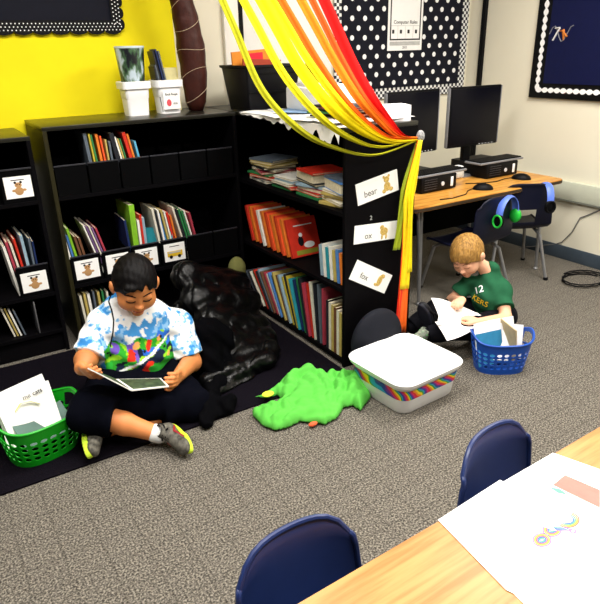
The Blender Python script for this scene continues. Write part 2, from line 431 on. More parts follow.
b.build('grey_swirl', mat('grey_card', '#77777f'), t)

# ---------------------------------------------------------------- books
BC = {}
def bookmat(c):
    return mat('cover_'+c.strip('#'), c, .45, .3, var=.14, scale=25)
def book_bm(t, d, h, open_face='y'):
    """spine on -y, thickness x from 0, height z from 0"""
    c = min(.0022, t*.2)
    b = B().box(0, c, 0, d, 0, h).box(t-c, t, 0, d, 0, h).box(c, t-c, 0, c, 0, h)
    b.box(c, t-c, c, d-.003, .003, h-.003, mi=1)
    return b
def put_book(t, d, h, M, color, label, group, name='picture_book', par=None):
    b = book_bm(t, d, h)
    o = b.build(name, [bookmat(color), PAGES], None, False)
    o.matrix_world = M
    tag(o, label, 'book', group); return o
ORD = ['first', 'second', 'third', 'fourth', 'fifth', 'sixth', 'seventh', 'eighth', 'ninth', 'tenth', 'eleventh', 'twelfth', 'thirteenth', 'fourteenth', 'fifteenth', 'sixteenth', 'seventeenth', 'eighteenth', 'nineteenth', 'twentieth']
ORD += ['twenty-'+o for o in ORD[:9]]+['thirtieth']+['thirty-'+o for o in ORD[:9]]
CN = {'#e9e6dd': 'white', '#d8d2c0': 'cream', '#4d7fc0': 'blue', '#7db52a': 'lime green', '#6a4630': 'brown', '#c83020': 'red', '#d9762a': 'orange', '#1a2a55': 'navy', '#2a8f9c': 'teal', '#22242a': 'black', '#2f7a45': 'green', '#7a5a8a': 'purple', '#b8a35a': 'tan', '#8fa9b8': 'grey blue', '#c8b23a': 'mustard', '#57606a': 'grey', '#a83a4a': 'crimson', '#4a1f1f': 'maroon', '#e8552a': 'bright orange', '#5aa7c9': 'sky blue'}

# ---------------------------------------------------------------- bookcases
OLIVE = mat('dark_olive_side', '#262311', .45, .2, var=.1, scale=6)
TOPM = mat('glossy_olive_black_top', '#1b1a14', .3, .4, var=.2, scale=5)  # grey-olive top, paler and glossier than the black panels
def bookcase(label, cat, loc, rz, W, D, H, shelves, side_mat=None, divs=()):
    t = thing('bookcase', label, cat, loc, rz); T = .02
    B().box(0, T, 0, D, 0.0, H-T, .001).build('side_panel', side_mat or BLACK, t, False)
    B().box(W-T, W, 0, D, 0.0, H-T, .001).build('side_panel', BLACK, t, False)
    B().box(0, W, 0, D, H-T, H, .002).build('top_panel', TOPM, t)
    B().box(T, W-T, D-.008, D, .06, H-T).build('back_panel', DARK, t, False)
    B().box(T, W-T, .02, .035, 0, shelves[0]-T).build('kick_board', DARK, t, False)
    for z in shelves: B().box(T, W-T, .002, D-.008, z-T, z, .001).build('shelf', BLACK, t, False)
    for x in divs: B().box(x-T/2, x+T/2, .01, D-.008, shelves[0], H-T).build('divider', BLACK, t, False)
    return t
HB = 1.175
bookcase('black wall bookcase of picture books behind the boy in tie-dye', 'bookcase', (.55, 3.2, 0), 0, 1.04, .46, HB, [.08, .357, .832], OLIVE)
bookcase('long black bookcase with orange books and animal cards on its end', 'bookcase', (1.6, 3.66, 0), -PI/2, 1.49, .42, HB, [.04, .42, .795])
bookcase('black bookcase cut off at the left edge of the room', 'bookcase', (-.53, 3.2, 0), 0, 1.02, .46, 1.14, [.13, .345, .832])

# label cards and book bins
def bin_(x, z, w, h, label, group, card=None, fx=3.205):
    t = thing('book_bin', label, 'book bin', (x, fx, z), 0, group); d = .36; k = .004
    B().box(0, w, 0, k, 0, h, .001).box(0, k, k, d, 0, h*.9).box(w-k, w, k, d, 0, h*.9).box(k, w-k, d-k, d, 0, h).box(k, w-k, k, d-k, 0, k).build('bin_body', mat('bin_plastic', '#050506', .7, .04), t, False)
    B().box(-.001, w+.001, -.003, .006, h-.003, h+.004, .001).build('rim', mat('satin_black_rim', '#2c2c32', .3, .5), t)
    if card:
        cw, ch = .125, .105
        c = B().box(w/2-cw/2, w/2+cw/2, -.004, -.001, .022, .022+ch, .0008).build('label_card', PAPER, t, False); c['label'] = 'white picture label card'
        b = B(); rnd = random.Random(hash(card) % 99 if False else len(card))
        b.box(w/2-.03, w/2+.03, -.005, -.004, .108, .112, mi=0)
        cx, cz = w/2, .066
        if 'bus' in card:
            b.box(cx-.045, cx+.045, -.0055, -.004, .05, .082, mi=1).box(cx-.04, cx+.035, -.006, -.005, .07, .079, mi=2)
            for s in (-.025, .025): b.lathe([(.01, 0), (.01, .001)], seg=10, mi=0, M=Matrix.Translation((cx+s, -.0057, .049))@Matrix.Rotation(PI/2, 4, 'X'))
        else:
            b.ell((cx, -.0045, .085), (.016, .001, .013), mi=3).ell((cx-.013, -.0045, .098), (.006, .001, .006), mi=0).ell((cx+.013, -.0045, .098), (.006, .001, .006), mi=0)
            b.ell((cx, -.0045, .056), (.02, .001, .02), mi=3).ell((cx-.022, -.0045, .06), (.01, .001, .006), mi=3).ell((cx+.024, -.0045, .06), (.01, .001, .006), mi=3)
            b.ell((cx-.005, -.0055, .088), (.003, .001, .003), mi=0).ell((cx+.006, -.0055, .088), (.003, .001, .003), mi=0)
        b.build('picture', [INK, mat('bus_yellow', '#d9b32a'), mat('print_grey', ''), mat('animal_tan', '#b58a5a')], c, False)
    return t
slots = [.575+.165*i for i in range(6)]
slotn = ['leftmost', 'second from the left', 'third from the left', 'fourth from the left', 'fifth from the left', 'rightmost']
cards = ['pup', 'bear!', 'cat', 'school bus', None, None]
for i, x in enumerate(slots):
    bin_(x, .833, .155, .15, 'plain black book bin on the top shelf of the wall bookcase, '+slotn[i], 'black bins on the top shelf')
    bin_(x, .358, .155, .15, 'black bin on the middle shelf of the wall bookcase, '+slotn[i], 'labelled bins on the middle shelf', cards[i])
for x, z, n in ((.305, .346, 'lower black bin with a white picture card, bookcase at far left'), (.32, .833, 'upper black bin with a white card, bookcase at far left')):
    bin_(x, z, .155, .16, n, 'bins in the far left bookcase', 'zebra')

def row(items, y, zbase, where, group, lean=0., depth=.22):
    """items: (x, thickness, height, colour, lean degrees, depth)"""
    cnt = {}
    for n, it in enumerate(items):
        x, t_, h, c, ln = it[:5]; d = it[5] if len(it) > 5 else depth
        M = Matrix.Translation((x, y+random.uniform(0, .012), zbase))@Matrix.Rotation(math.radians(random.uniform(-3, 3)), 4, 'Z')@Matrix.Rotation(math.radians(-ln), 4, 'Y')
        put_book(t_, d, h, M, c, f'{CN[c]} book, {ORD[n]} from the left {where}', group)
Y0 = 3.225
row([(.60, .006, .12, '#a83a4a', -30), (.765, .016, .29, '#57606a', 4), (.79, .008, .285, '#c8b23a', 4), (.803, .008, .28, '#2f7a45', 5), (.822, .012, .28, '#d9762a', 4), (.842, .008, .27, '#e8552a', 4), (.857, .008, .25, '#b8a35a', 2), (.873, .01, .24, '#57606a', 2),
     (.915, .022, .28, '#22242a', 8), (.945, .008, .26, '#e9e6dd', 10), (.958, .008, .25, '#b8a35a', 10), (.97, .006, .25, '#2f7a45', 10), (.99, .016, .28, '#c83020', 10), (1.01, .01, .27, '#d9762a', 10), (1.03, .01, .23, '#5aa7c9', 8)],
    Y0, .838, 'on the top shelf of the wall bookcase', 'books on the top shelf of the wall bookcase')
row([(.59, .01, .27, '#e9e6dd', 6), (.606, .01, .26, '#4d7fc0', 6), (.625, .012, .30, '#7db52a', 8), (.65, .012, .25, '#6a4630', 8), (.668, .012, .24, '#6a4630', 8),
     (.745, .007, .31, '#e9e6dd', 14), (.758, .007, .30, '#7a5a8a', 14), (.77, .007, .30, '#d8d2c0', 14), (.782, .007, .29, '#7a5a8a', 14), (.794, .01, .28, '#a83a4a', 13),
     (.905, .012, .29, '#1a2a55', 3), (.925, .03, .37, '#7db52a', 0), (.96, .012, .28, '#e9e6dd', 0), (.975, .012, .31, '#c83020', 0), (.99, .014, .29, '#8fa9b8', 0),
     (1.085, .012, .33, '#d8d2c0', 6), (1.10, .008, .32, '#22242a', 6), (1.113, .01, .32, '#e9e6dd', 6), (1.128, .008, .30, '#4d7fc0', 8), (1.143, .01, .32, '#b8a35a', 8), (1.158, .008, .31, '#e9e6dd', 8), (1.172, .012, .30, '#c83020', 8), (1.19, .01, .28, '#d9762a', 8),
     (1.235, .01, .33, '#d8d2c0', 12), (1.25, .01, .32, '#22242a', 12), (1.265, .01, .31, '#2f7a45', 12), (1.28, .01, .30, '#2f7a45', 12), (1.295, .008, .30, '#e9e6dd', 12), (1.31, .012, .28, '#a83a4a', 10)],
    Y0, .363, 'on the middle shelf of the wall bookcase', 'books on the middle shelf of the wall bookcase')
row([(.60, .012, .2, '#d8d2c0', 3), (.62, .012, .21, '#b8a35a', 2), (.64, .014, .2, '#e9e6dd', 2), (.665, .01, .21, '#57606a', 1), (.69, .012, .2, '#b8a35a', 1), (.715, .01, .2, '#2f7a45', 1), (.735, .01, .19, '#d8d2c0', 0)],
    Y0, .082, 'on the bottom shelf of the wall bookcase', 'books on the bottom shelf of the wall bookcase')
row([(.30, .012, .27, '#e9e6dd', 6), (.318, .012, .29, '#a83a4a', 6), (.335, .01, .28, '#d8d2c0', 6), (.352, .01, .30, '#c83020', 5), (.37, .014, .31, '#8fa9b8', 2), (.395, .01, .29, '#57606a', 0), (.41, .008, .27, '#1a2a55', 0)],
    Y0, .352, 'in the middle of the far left bookcase', 'books in the far left bookcase')
row([(.235, .008, .18, '#d8d2c0', 12), (.25, .008, .17, '#b8a35a', 12), (.265, .008, .16, '#e9e6dd', 12), (.285, .008, .15, '#57606a', 12)],
    Y0, .132, 'on the bottom shelf of the far left bookcase', 'books in the far left bookcase')
tag(B().box(.355, .361, 3.21, 3.40, .131, .31, .001).build('wire_book_end', STEEL), 'thin grey upright book end in the far left bookcase', 'book end')

put_book(.008, .2, .2, Matrix.Translation((1.145, 3.212, .375))@Matrix.Rotation(math.radians(62), 4, 'Z')@Matrix.Rotation(math.radians(8), 4, 'Y'), '#2a8f9c', 'teal picture book turned to show its cover on the middle shelf', 'books on the middle shelf of the wall bookcase')
# long bookcase, rows run towards the camera; books face -x
MX = lambda y, z, lean, x=1.63, tw=0: Matrix.Translation((x, y, z))@Matrix.Rotation(-PI/2+math.radians(tw), 4, 'Z')@Matrix.Rotation(math.radians(-lean), 4, 'Y')
cols = ['#c83020', '#d9762a', '#e8552a', '#e9e6dd', '#d9762a', '#c83020', '#e8552a', '#d9762a', '#c83020', '#e8552a', '#d9762a', '#c83020']
for n, c in enumerate(cols):
    y = 3.12-n*.037 + (.03 if n < 3 else 0)
    put_book(.022 if n != 11 else .02, .19, .215, MX(y, .425, 21, 1.625+.006*(n % 3)), c, f'{CN[c]} reader, {ORD[n]} from the far end of the orange row', 'orange and red readers on the long bookcase', 'reader')
# picture on the nearest red cover
Mr = MX(3.12-11*.037, .425, 21, 1.625+.006*2)
cv = B().ell((.0205, .07, .085), (.001, .018, .028), mi=0).ell((.0205, .075, .12), (.001, .012, .012), mi=1).ell((.0205, .12, .06), (.001, .035, .018), mi=1).box(.0198, .0212, .03, .17, .01, .035, mi=2).box(.0198, .0212, .04, .16, .17, .176, mi=1)
o = cv.build('cover_picture', [INK, WHITE, mat('cover_olive', '#8a8a2a')], None, False)
ob = [x for x in bpy.data.objects if x.name.startswith('reader')][-1]
for x in bpy.data.objects:
    if x.name.startswith('reader') and abs(x.matrix_basis.translation.y-(3.12-11*.037)) < 1e-4: ob = x
o.parent = ob
sm = ['#8fa9b8', '#e9e6dd', '#2a8f9c', '#e9e6dd', '#b8a35a', '#4d7fc0', '#d9762a']
for n, c in enumerate(sm):
    put_book(.02, .13, .16+.01*(n % 2), MX(2.41-n*.029, .425, 6, 1.625), c, f'small {CN[c]} book, {ORD[n]} from the left beside the orange readers', 'small books on the middle shelf of the long bookcase')
pal = ['#57606a', '#22242a', '#d8d2c0', '#2f7a45', '#c83020', '#22242a', '#8fa9b8', '#6a4630', '#a83a4a', '#e9e6dd', '#4d7fc0', '#22242a', '#b8a35a', '#6a4630', '#8fa9b8', '#c8b23a', '#22242a', '#c8b23a', '#2a8f9c', '#1a2a55', '#2f7a45', '#22242a', '#a83a4a', '#c83020', '#d8d2c0', '#22242a', '#57606a', '#a83a4a']
for n, c in enumerate(pal):
    f = n/(len(pal)-1); y = 3.06-f*.68; h = .25+.07*f+random.uniform(-.014, .014)
    put_book(random.uniform(.008, .016), .19, h, MX(y, .042, 44*(1-f)**.8+1, 1.603+random.uniform(0, .012)), c, f'slim {CN[c]} picture book, {ORD[n]} from the far end of the bottom row', 'slim leaning books on the bottom shelf of the long bookcase')
for n, c in enumerate(['#22242a', '#d8d2c0', '#b8a35a', '#6a4630', '#d8d2c0', '#b8a35a']):
    put_book(.018, .17, .27-.006*n, MX(2.345-n*.023, .042, 0, 1.612), c, f'upright {CN[c]} book, {ORD[n]} of the six nearest the end panel', 'upright books at the near end of the bottom shelf')
# piles of flat books on the upper shelf
def flat(x, y, z, t_, d, h, ang, c, label, g, tilt=0):
    M = Matrix.Translation((x, y, z+.001))@Matrix.Rotation(math.radians(ang), 4, 'Z')@Matrix.Rotation(math.radians(tilt), 4, 'X')@Matrix(((0, 1, 0, -d/2), (0, 0, 1, -h/2), (1, 0, 0, 0), (0, 0, 0, 1)))
    return put_book(t_, d, h, M, c, label, g)
piles = [(3.06, [(.012, '#d8d2c0'), (.01, '#57606a'), (.012, '#c83020'), (.01, '#2f7a45'), (.012, '#a83a4a'), (.01, '#d8d2c0'), (.014, '#22242a'), (.012, '#b8a35a'), (.012, '#b8a35a'), (.01, '#57606a')], 'farthest pile'),
         (2.80, [(.01, '#2f7a45'), (.012, '#c83020'), (.012, '#d8d2c0'), (.012, '#8fa9b8'), (.01, '#e9e6dd')], 'second pile'),
         (2.56, [(.012, '#2f7a45'), (.014, '#c83020'), (.02, '#a83a4a'), (.012, '#8fa9b8'), (.012, '#22242a'), (.045, '#22242a'), (.01, '#c83020')], 'middle pile'),
         (2.32, [(.014, '#b8a35a'), (.012, '#d8d2c0'), (.014, '#c8b23a'), (.012, '#b8a35a'), (.012, '#e9e6dd'), (.05, '#4d7fc0'), (.012, '#57606a')], 'pile nearest the end panel')]
for y, bs, nm in piles:
    z = .796
    for n, (t_, c) in enumerate(bs):
        flat(1.75+random.uniform(-.015, .015), y+random.uniform(-.02, .02), z, t_, .2, .2+random.uniform(-.015, .02), random.uniform(-14, 14)+(180 if n % 3 else 0), c,
             f'flat {CN[c]} book, {ORD[n]} up in the {nm} on the upper shelf', 'flat piles on the upper shelf of the long bookcase')
        z += t_+.0015

# ---------------------------------------------------------------- on top of the wall bookcase
RX = Matrix.Rotation(PI/2, 4, 'X')
def rrect(a, b_, r, n=5):
    pts = []
    for cx, cy, s in ((a-r, b_-r, 0), (-a+r, b_-r, 1), (-a+r, -b_+r, 2), (a-r, -b_+r, 3)):
        for k in range(n+1):
            t = PI/2*(s+k/n); pts.append((cx+r*math.cos(t), cy+r*math.sin(t)))
    return pts
def rloft(b, secs, mi=0, M=None):  # secs: (a, b, r, z)
    t = bmesh.new(); rings = [[t.verts.new((x, y, z)) for x, y in rrect(a, c, r)] for a, c, r, z in secs]
    for p, q in zip(rings, rings[1:]):
        for k in range(len(p)): t.faces.new((p[k], p[(k+1) % len(p)], q[(k+1) % len(p)], q[k]))
    t.faces.new(rings[0][::-1]); t.faces.new(rings[-1])
    bmesh.ops.recalc_face_normals(t, faces=t.faces[:]); b.add(t, M, mi); return b
def tub_small(x, y, w, label):
    t = thing('storage_tub', label, 'storage tub', (x, y, HB), 0, 'white tubs on the wall bookcase'); k = w/2
    rloft(B(), [(k*.78, k*.72, .02, 0), (k*.84, k*.78, .02, .075), (k*.87, k*.8, .02, .078), (k*.92, k*.85, .02, .12), (k*.86, k*.8, .02, .12), (k*.72, k*.66, .02, .006)]).build('tub_body', WHITE, t)
    rloft(B(), [(k*.93, k*.86, .02, .118), (k*1.08, k, .025, .12), (k*1.1, k*1.02, .025, .15), (k*1.0, k*.93, .02, .152), (k*.9, k*.84, .02, .12)]).build('rim', WHITE, t)
    return t
yb = 3.45
tA = tub_small(1.105, yb, .165, 'left white plastic tub holding a patterned can on the wall bookcase')
tB_ = tub_small(1.29, yb, .165, 'right white plastic tub with picture label on the wall bookcase')
c = B().box(-.055, .055, -.0795, -.078, .02, .105, .0006, M=Matrix.Rotation(.0, 4, 'X')).build('label_card', PAPER, tB_, False); c['label'] = 'label with a red blob drawing'
B().ell((-.02, -.081, .05), (.016, .001, .016)).build('drawing', mat('pink_red_print', '#d8505a'), c)
text('Book People', .016, Matrix.Translation((0, -.0805, .088))@RX, INK, c)
text('FUN', .014, Matrix.Translation((.022, -.0805, .045))@RX, INK, c)
for q_ in (tA, tB_): q_.scale = (.88, .88, 1.17)
# can with dark wildlife print standing in the left tub
CANM = bpy.data.materials.new('patterned_can'); CANM.use_nodes = True; nt = CANM.node_tree
n = nt.nodes.new('ShaderNodeTexNoise'); n.inputs['Scale'].default_value = 22; n.inputs['Detail'].default_value = 5; tc = nt.nodes.new('ShaderNodeTexCoord')
mp = nt.nodes.new('ShaderNodeMapping'); mp.inputs['Scale'].default_value = (1, 1, .45); nt.links.new(tc.outputs['Object'], mp.inputs[0]); nt.links.new(mp.outputs[0], n.inputs[0])
r = nt.nodes.new('ShaderNodeValToRGB'); e = r.color_ramp.elements; e[0].position = .42; e[0].color = (.01, .012, .016, 1); e[1].position = .6; e[1].color = (.5, .6, .68, 1); x = e.new(.5); x.color = (*srgb('#4a6a4a'), 1)
nt.links.new(n.outputs[0], r.inputs[0]); nt.links.new(r.outputs[0], nt.nodes['Principled BSDF'].inputs['Base Color']); nt.nodes['Principled BSDF'].inputs['Roughness'].default_value = .3
t = thing('patterned_can', 'tall cup with dark blue-green forest print in the left white tub', 'cup', (1.105, yb, HB+.014))
B().lathe([(.05, 0), (.058, .1), (.077, .33), (.073, .33), (.054, .1)], seg=32).build('cup_body', CANM, t)
B().lathe([(.077, .328), (.0795, .331), (.0795, .338), (.076, .34), (.072, .335)], seg=32).build('rim', mat('pale_rim', '#c9d6dc', .3), t)
for n, (dx, ln, h, cc) in enumerate([(-.052, -6, .24, '#22242a'), (-.035, -8, .25, '#57606a'), (-.02, -10, .32, '#22242a'), (-.004, -10, .33, '#1a2a55'), (.01, -10, .32, '#57606a')]):
    put_book(.008, .09, h, Matrix.Translation((1.29+dx, yb-.05, HB+.01))@Matrix.Rotation(math.radians(ln), 4, 'Y'), cc, f'dark spiral notebook, {ORD[n]} from the left in the right white tub', 'notebooks in the right white tub', 'notebook')
tag(B().box(0, .085, 0, .004, 0, .23, .001, M=Matrix.Translation((1.285, yb-.005, HB+.01))@Matrix.Rotation(-.1, 4, 'X')).build('folder', mat('khaki_card', '#c9c08a')), 'khaki card folder standing behind notebooks in right white tub', 'folder')
# palm trunk of brown paper wound with string
t = thing('palm_trunk', 'brown paper palm tree trunk wound with pale string on the wall bookcase', 'palm decoration', (1.455, 3.45, HB))
pts = []; rs = []
for k in range(24):
    f = k/23; z = f*1.15
    pts.append((.005+.03*math.sin(f*3)-.13*f*f*1.6-.02*f, 0, z)); rs.append(.052+.022*math.sin(min(f*3.2, 1.57)*1.0) if f < .3 else .074-.062*(f-.2))
rs[0] = .035; rs[1] = .05
tr = B().tube(pts, [r_*1.15*(1+.04*math.sin(i*2.1)) for i, r_ in enumerate(rs)], 20).build('paper_trunk', mat('brown_kraft_paper', '#3a140b', .55, .3, var=.3, scale=14, bump=.5, bscale=25), t, ang=0)
b = B(); sp = []
for k in range(200):
    f = k/199; i = f*22; i0 = int(i); a = f*2*PI*9*(1 if int(f*9) % 2 else 1)
    p = Vector(pts[i0]).lerp(Vector(pts[i0+1]), i-i0); r_ = rs[i0]*(1-(i-i0))+rs[i0+1]*(i-i0)
    sp.append(p+Vector((math.cos(a)*(r_*1.19+.001), math.sin(a)*(r_*1.19+.001), .02*math.sin(a*1.3))))
b.tube(sp, .0012, 5).build('string', mat('pale_string', '#cdb89a'), t)

# ---------------------------------------------------------------- on top of the long bookcase
t = thing('file_crate', 'black plastic crate standing in the corner on the long bookcase', 'crate', (1.82, 3.30, HB), .08)
rloft(B(), [(.16, .11, .015, 0), (.185, .14, .015, .225), (.195, .15, .015, .23), (.195, .15, .015, .242), (.18, .135, .015, .24), (.155, .105, .015, .005)]).build('crate_body', mat('crate_plastic', '#07070d', .4, .3), t)
B().box(-.14, .14, -.142, -.134, .19, .2).box(-.165, .165, -.13, -.122, .09, .1).build('ridge', BPLAS, t)
tag(B().box(0, .27, 0, .012, 0, .30, .001, M=Matrix.Translation((1.67, 3.33, HB+.01))@Matrix.Rotation(-.06, 4, 'Y')).box(.09, .2, -.0015, 0, .23, .285, mi=1, M=Matrix.Translation((1.67, 3.33, HB+.01))@Matrix.Rotation(-.06, 4, 'Y')).build('workbook', [mat('orange_cover', '#e08a2a'), mat('hot_red', '#e0243a')], smooth=False), 'orange and red workbook standing in the black crate', 'book')
tag(B().box(0, .25, 0, .01, 0, .265, .001, M=Matrix.Translation((1.69, 3.29, HB+.01))@Matrix.Rotation(.05, 4, 'Y')).build('workbook', [mat('rust_cover', '#a8402a')], smooth=False), 'rust red workbook standing in front in the black crate', 'book')
# loose papers
pc = [(1.72, 3.02, 8), (1.84, 2.96, -20), (1.70, 2.78, -6), (1.86, 2.72, 14), (1.70, 2.55, 10), (1.88, 2.50, -8), (1.72, 2.33, -14), (1.88, 2.30, 5), (1.80, 2.85, 35)]
for n, (x, y, a) in enumerate(pc):
    o = B().grid(lambda u, v, n=n: Vector((-.14+.28*u, -.108+.216*v, .004+.003*math.sin(6*u+n)*v)), 8, 6, thick=.0006).build('paper_sheet', PAPER if n != 8 else mat('pale_blue_paper', '#8fb4dd'), None, loc=(x, y, HB+.0015*n+.002), rot=(0, 0, math.radians(a)))
    tag(o, ('pale blue sheet' if n == 8 else 'white sheet')+f', {ORD[n]} of the loose papers along the top of the long bookcase', 'paper', 'loose papers on the long bookcase')
# torn paper edge hanging over
def cover_fn(u, v):
    y = .48-.93*u; drop = (.006+.062*u**1.6)*(1+.35*math.sin(u*37)+.25*math.sin(u*83))
    if v < .6: return Vector((.25-.262*v/.6, y+.01*math.sin(v*9), .0012))
    k = (v-.6)/.4; return Vector((-.012-.010*k, y, .0012-drop*k))
tag(B().grid(cover_fn, 60, 10, thick=-.0008).build('paper_cover', PAPER, loc=(1.600, 2.64, HB)), 'white paper with torn edge hanging over the front of long bookcase', 'paper')
for n, (x, y, c, a) in enumerate([(1.78, 2.44, '#22242a', 12), (1.80, 2.43, '#c83020', -6), (1.77, 2.45, '#2f7a45', 20), (1.79, 2.42, '#22242a', 3), (1.78, 2.44, '#a83a4a', -15), (1.80, 2.45, '#22242a', 8)]):
    flat(x, y, HB+.018+n*.0085, .007, .19, .25, a, c, f'flat {CN[c]} magazine, {ORD[n]} up in the stack under the streamers', 'magazines on top of the long bookcase')
t = thing('printer', 'white printer behind the streamers on the long bookcase', 'printer', (1.90, 2.80, HB+.014))
B().box(-.10, .10, -.2, .2, 0, .12, .015).build('printer_body', WHITE, t); B().box(-.07, .07, -.17, .17, .12, .135, .006).build('scanner_lid', WHITE, t)
t = thing('paper_bag', 'small grey paper bag beside the black crate', 'bag', (1.95, 3.06, HB+.016))
B().box(-.045, .045, -.04, .04, 0, .12, .015).build('bag_body', mat('warm_grey_paper', '#a7a49a')); bpy.data.objects['bag_body'].parent = t
t = thing('desk_phone', 'black telephone standing upright on the white printer', 'telephone', (1.90, 2.88, HB+.15), -.3)
B().box(-.02, .02, -.07, .07, 0, .13, .008).build('phone_body', BPLAS, t); B().box(-.035, -.02, -.06, -.03, 0, .13, .006).build('handset', BPLAS, t)
t = thing('card_box', 'white open box at the near end of the long bookcase top', 'box', (1.92, 2.26, HB), -.25)
B().box(-.085, .085, -.05, -.046, 0, .07).box(-.085, .085, .046, .05, 0, .07).box(-.085, -.081, -.046, .046, 0, .07).box(.081, .085, -.046, .046, 0, .07).box(-.081, .081, -.046, .046, 0, .004).build('box_body', WHITE, t, False)
B().box(-.08, .08, -.04, .04, .06, .072).build('paper_stack', PAPER, t, False)

# animal cards on the end panel
def endcard(quad, word, label):
    p = [P(u, v, y=2.166) for u, v in quad]  # tl tr br bl
    c0 = (p[0]+p[1]+p[2]+p[3])/4; X = ((p[1]-p[0])+(p[2]-p[3])); X.y = 0; w_ = X.length/2; h_ = ((p[0]-p[3]).length+(p[1]-p[2]).length)/2
    M = basis((c0.x, 2.1675, c0.z), X, (0, 0, 1))
    o = B().box(-w_/2, w_/2, -h_/2, h_/2, -.002, .0008).build('animal_card', PAPER, None, False); o.matrix_world = M
    tag(o, label, 'card', 'animal cards on the bookcase end')
    text(word, .042, Matrix.Translation((-.045, -.012, .0008)), mat('pencil_grey', '#55504a'), o)
    b = B()
    if word == 'bear':
        b.ell((.055, .022, .001), (.017, .015, .001)).ell((.055, -.012, .001), (.02, .022, .001)).ell((.04, .036, .001), (.007, .007, .001)).ell((.07, .036, .001), (.007, .007, .001)).ell((.035, -.03, .001), (.012, .01, .001)).ell((.077, -.03, .001), (.012, .01, .001))
    elif word == 'ox':
        b.ell((.05, .0, .001), (.024, .02, .001)).ell((.036, .02, .001), (.013, .012, .001)).ell((.065, -.026, .001), (.006, .014, .001)).ell((.04, -.026, .001), (.006, .014, .001))
    else:
        b.ell((.06, .0, .001), (.016, .03, .001)).ell((.07, .026, .001), (.014, .011, .001)).ell((.045, -.025, .001), (.012, .008, .001))
    b.build('drawing', mat('animal_gold', '#cfae5e', var=.35, scale=120), o)
endcard([(356, 185), (397, 169), (399, 190), (358, 206)], 'bear', 'white card reading bear, topmost on the bookcase end panel')
endcard([(355, 226), (397, 221), (396, 238), (354, 245)], 'ox', 'white card reading ox, middle one on the bookcase end panel')
endcard([(358, 260), (392, 275), (385, 294), (349, 279)], 'fox', 'tilted white card reading fox, lowest on the bookcase end panel')
text('2', .03, basis((P(371, 218, y=2.17).x, 2.169, P(371, 218, y=2.17).z), (1, 0, 0), (0, 0, 1)), mat('print_grey', ''), None, 'chalk_mark')
tag(bpy.data.objects['chalk_mark'], 'tiny grey pencil mark above the middle animal card', 'mark')

# ---------------------------------------------------------------- crepe streamers
TIE = Vector((1.985, 2.135, 1.10))
def streamer(top, mids, wd, colr, label, ends, wide=1.0):
    """top/mids pixels with world depth y, catenary from the ceiling to the tie point"""
    pts = [P(u, v, y=y) for u, v, y in [top]+mids]+[TIE+Vector((random.uniform(-.006, .006), random.uniform(-.01, .004), random.uniform(-.006, .006)))]
    d = (pts[0]-pts[1]).normalized(); up = [pts[0]+d*k for k in (.9, .45)]
    for q in up: q.z = min(q.z, CEIL-.01)
    pts = up+pts
    # catmull-rom
    out = []
    for i in range(len(pts)-1):
        a, b_, c_, e_ = pts[max(i-1, 0)], pts[i], pts[i+1], pts[min(i+2, len(pts)-1)]
        for k in range(10):
            t = k/10; out.append(.5*((2*b_)+(c_-a)*t+(2*a-5*b_+4*c_-e_)*t*t+(3*b_-a-3*c_+e_)*t**3))
    out.append(pts[-1]); N = len(out)
    ax = Vector((.8, -.5, .45)).normalized()
    def fn(u, v):
        i = min(int(u*(N-1)), N-2); f = u*(N-1)-i; p = out[i].lerp(out[i+1], f); d = (out[i+1]-out[i]).normalized()
        n_ = (ax-d*ax.dot(d)).normalized(); ww = wd*.8*min(1, .3+1.6*(1-u)); nn = d.cross(n_)
        return p+n_*(v-.5)*ww+nn*(.004*math.sin(v*9+u*5))
    o = B().grid(fn, N-1, 6, thick=.0008).build('paper_streamer', mat('crepe_'+colr, colr, .75, .1, var=.06, scale=12, bump=.25, bscale=150), None, ang=0)
    tag(o, label, 'streamer', 'crepe paper streamers over the long bookcase')
S = [((231, 20, 2.34), [(262, 90, 2.24), (300, 130, 2.15), (335, 148, 2.13), (375, 155, 2.125)], .034, '#a3a21c', 'olive lime streamer, lowest and leftmost of the fan'),
     ((254, 20, 2.34), [(284, 75, 2.24), (318, 115, 2.15), (350, 138, 2.13), (382, 147, 2.125)], .040, '#c9c21a', 'yellow lime streamer, second from the left of the fan'),
     ((273, 20, 2.34), [(300, 68, 2.24), (332, 108, 2.15), (360, 130, 2.13), (388, 142, 2.125)], .062, '#ead20e', 'broad bright yellow streamer, third from the left of the fan'),
     ((284, 20, 2.34), [(308, 60, 2.24), (338, 100, 2.15), (366, 127, 2.13), (390, 140, 2.125)], .040, '#e2c414', 'narrow golden streamer beside the broad yellow one'),
     ((293, 20, 2.34), [(318, 62, 2.24), (346, 102, 2.15), (372, 127, 2.13), (393, 138, 2.125)], .040, '#ea5c14', 'deep orange streamer, left of the two orange ones'),
     ((312, 20, 2.34), [(334, 60, 2.24), (358, 98, 2.15), (380, 122, 2.13), (397, 136, 2.125)], .045, '#ee7618', 'light orange streamer beside the red ones'),
     ((322, 20, 2.34), [(343, 62, 2.24), (364, 98, 2.15), (384, 121, 2.13), (399, 135, 2.125)], .035, '#f2501c', 'red orange streamer between orange and red'),
     ((333, 20, 2.34), [(352, 62, 2.24), (371, 97, 2.15), (388, 120, 2.13), (401, 135, 2.125)], .058, '#dd1210', 'broad red streamer, rightmost of the fan')]
for s in S: streamer(s[0], s[1], s[2], s[3], s[4], None)
tag(B().ell((0, 0, 0), (.022, .016, .028)).build('streamer_knot', mat('zebra_tape', '#8e8e8e', var=.6, scale=160), None, loc=TIE+Vector((.012, -.008, .01))), 'zebra patterned tape knot gathering the streamers', 'knot')
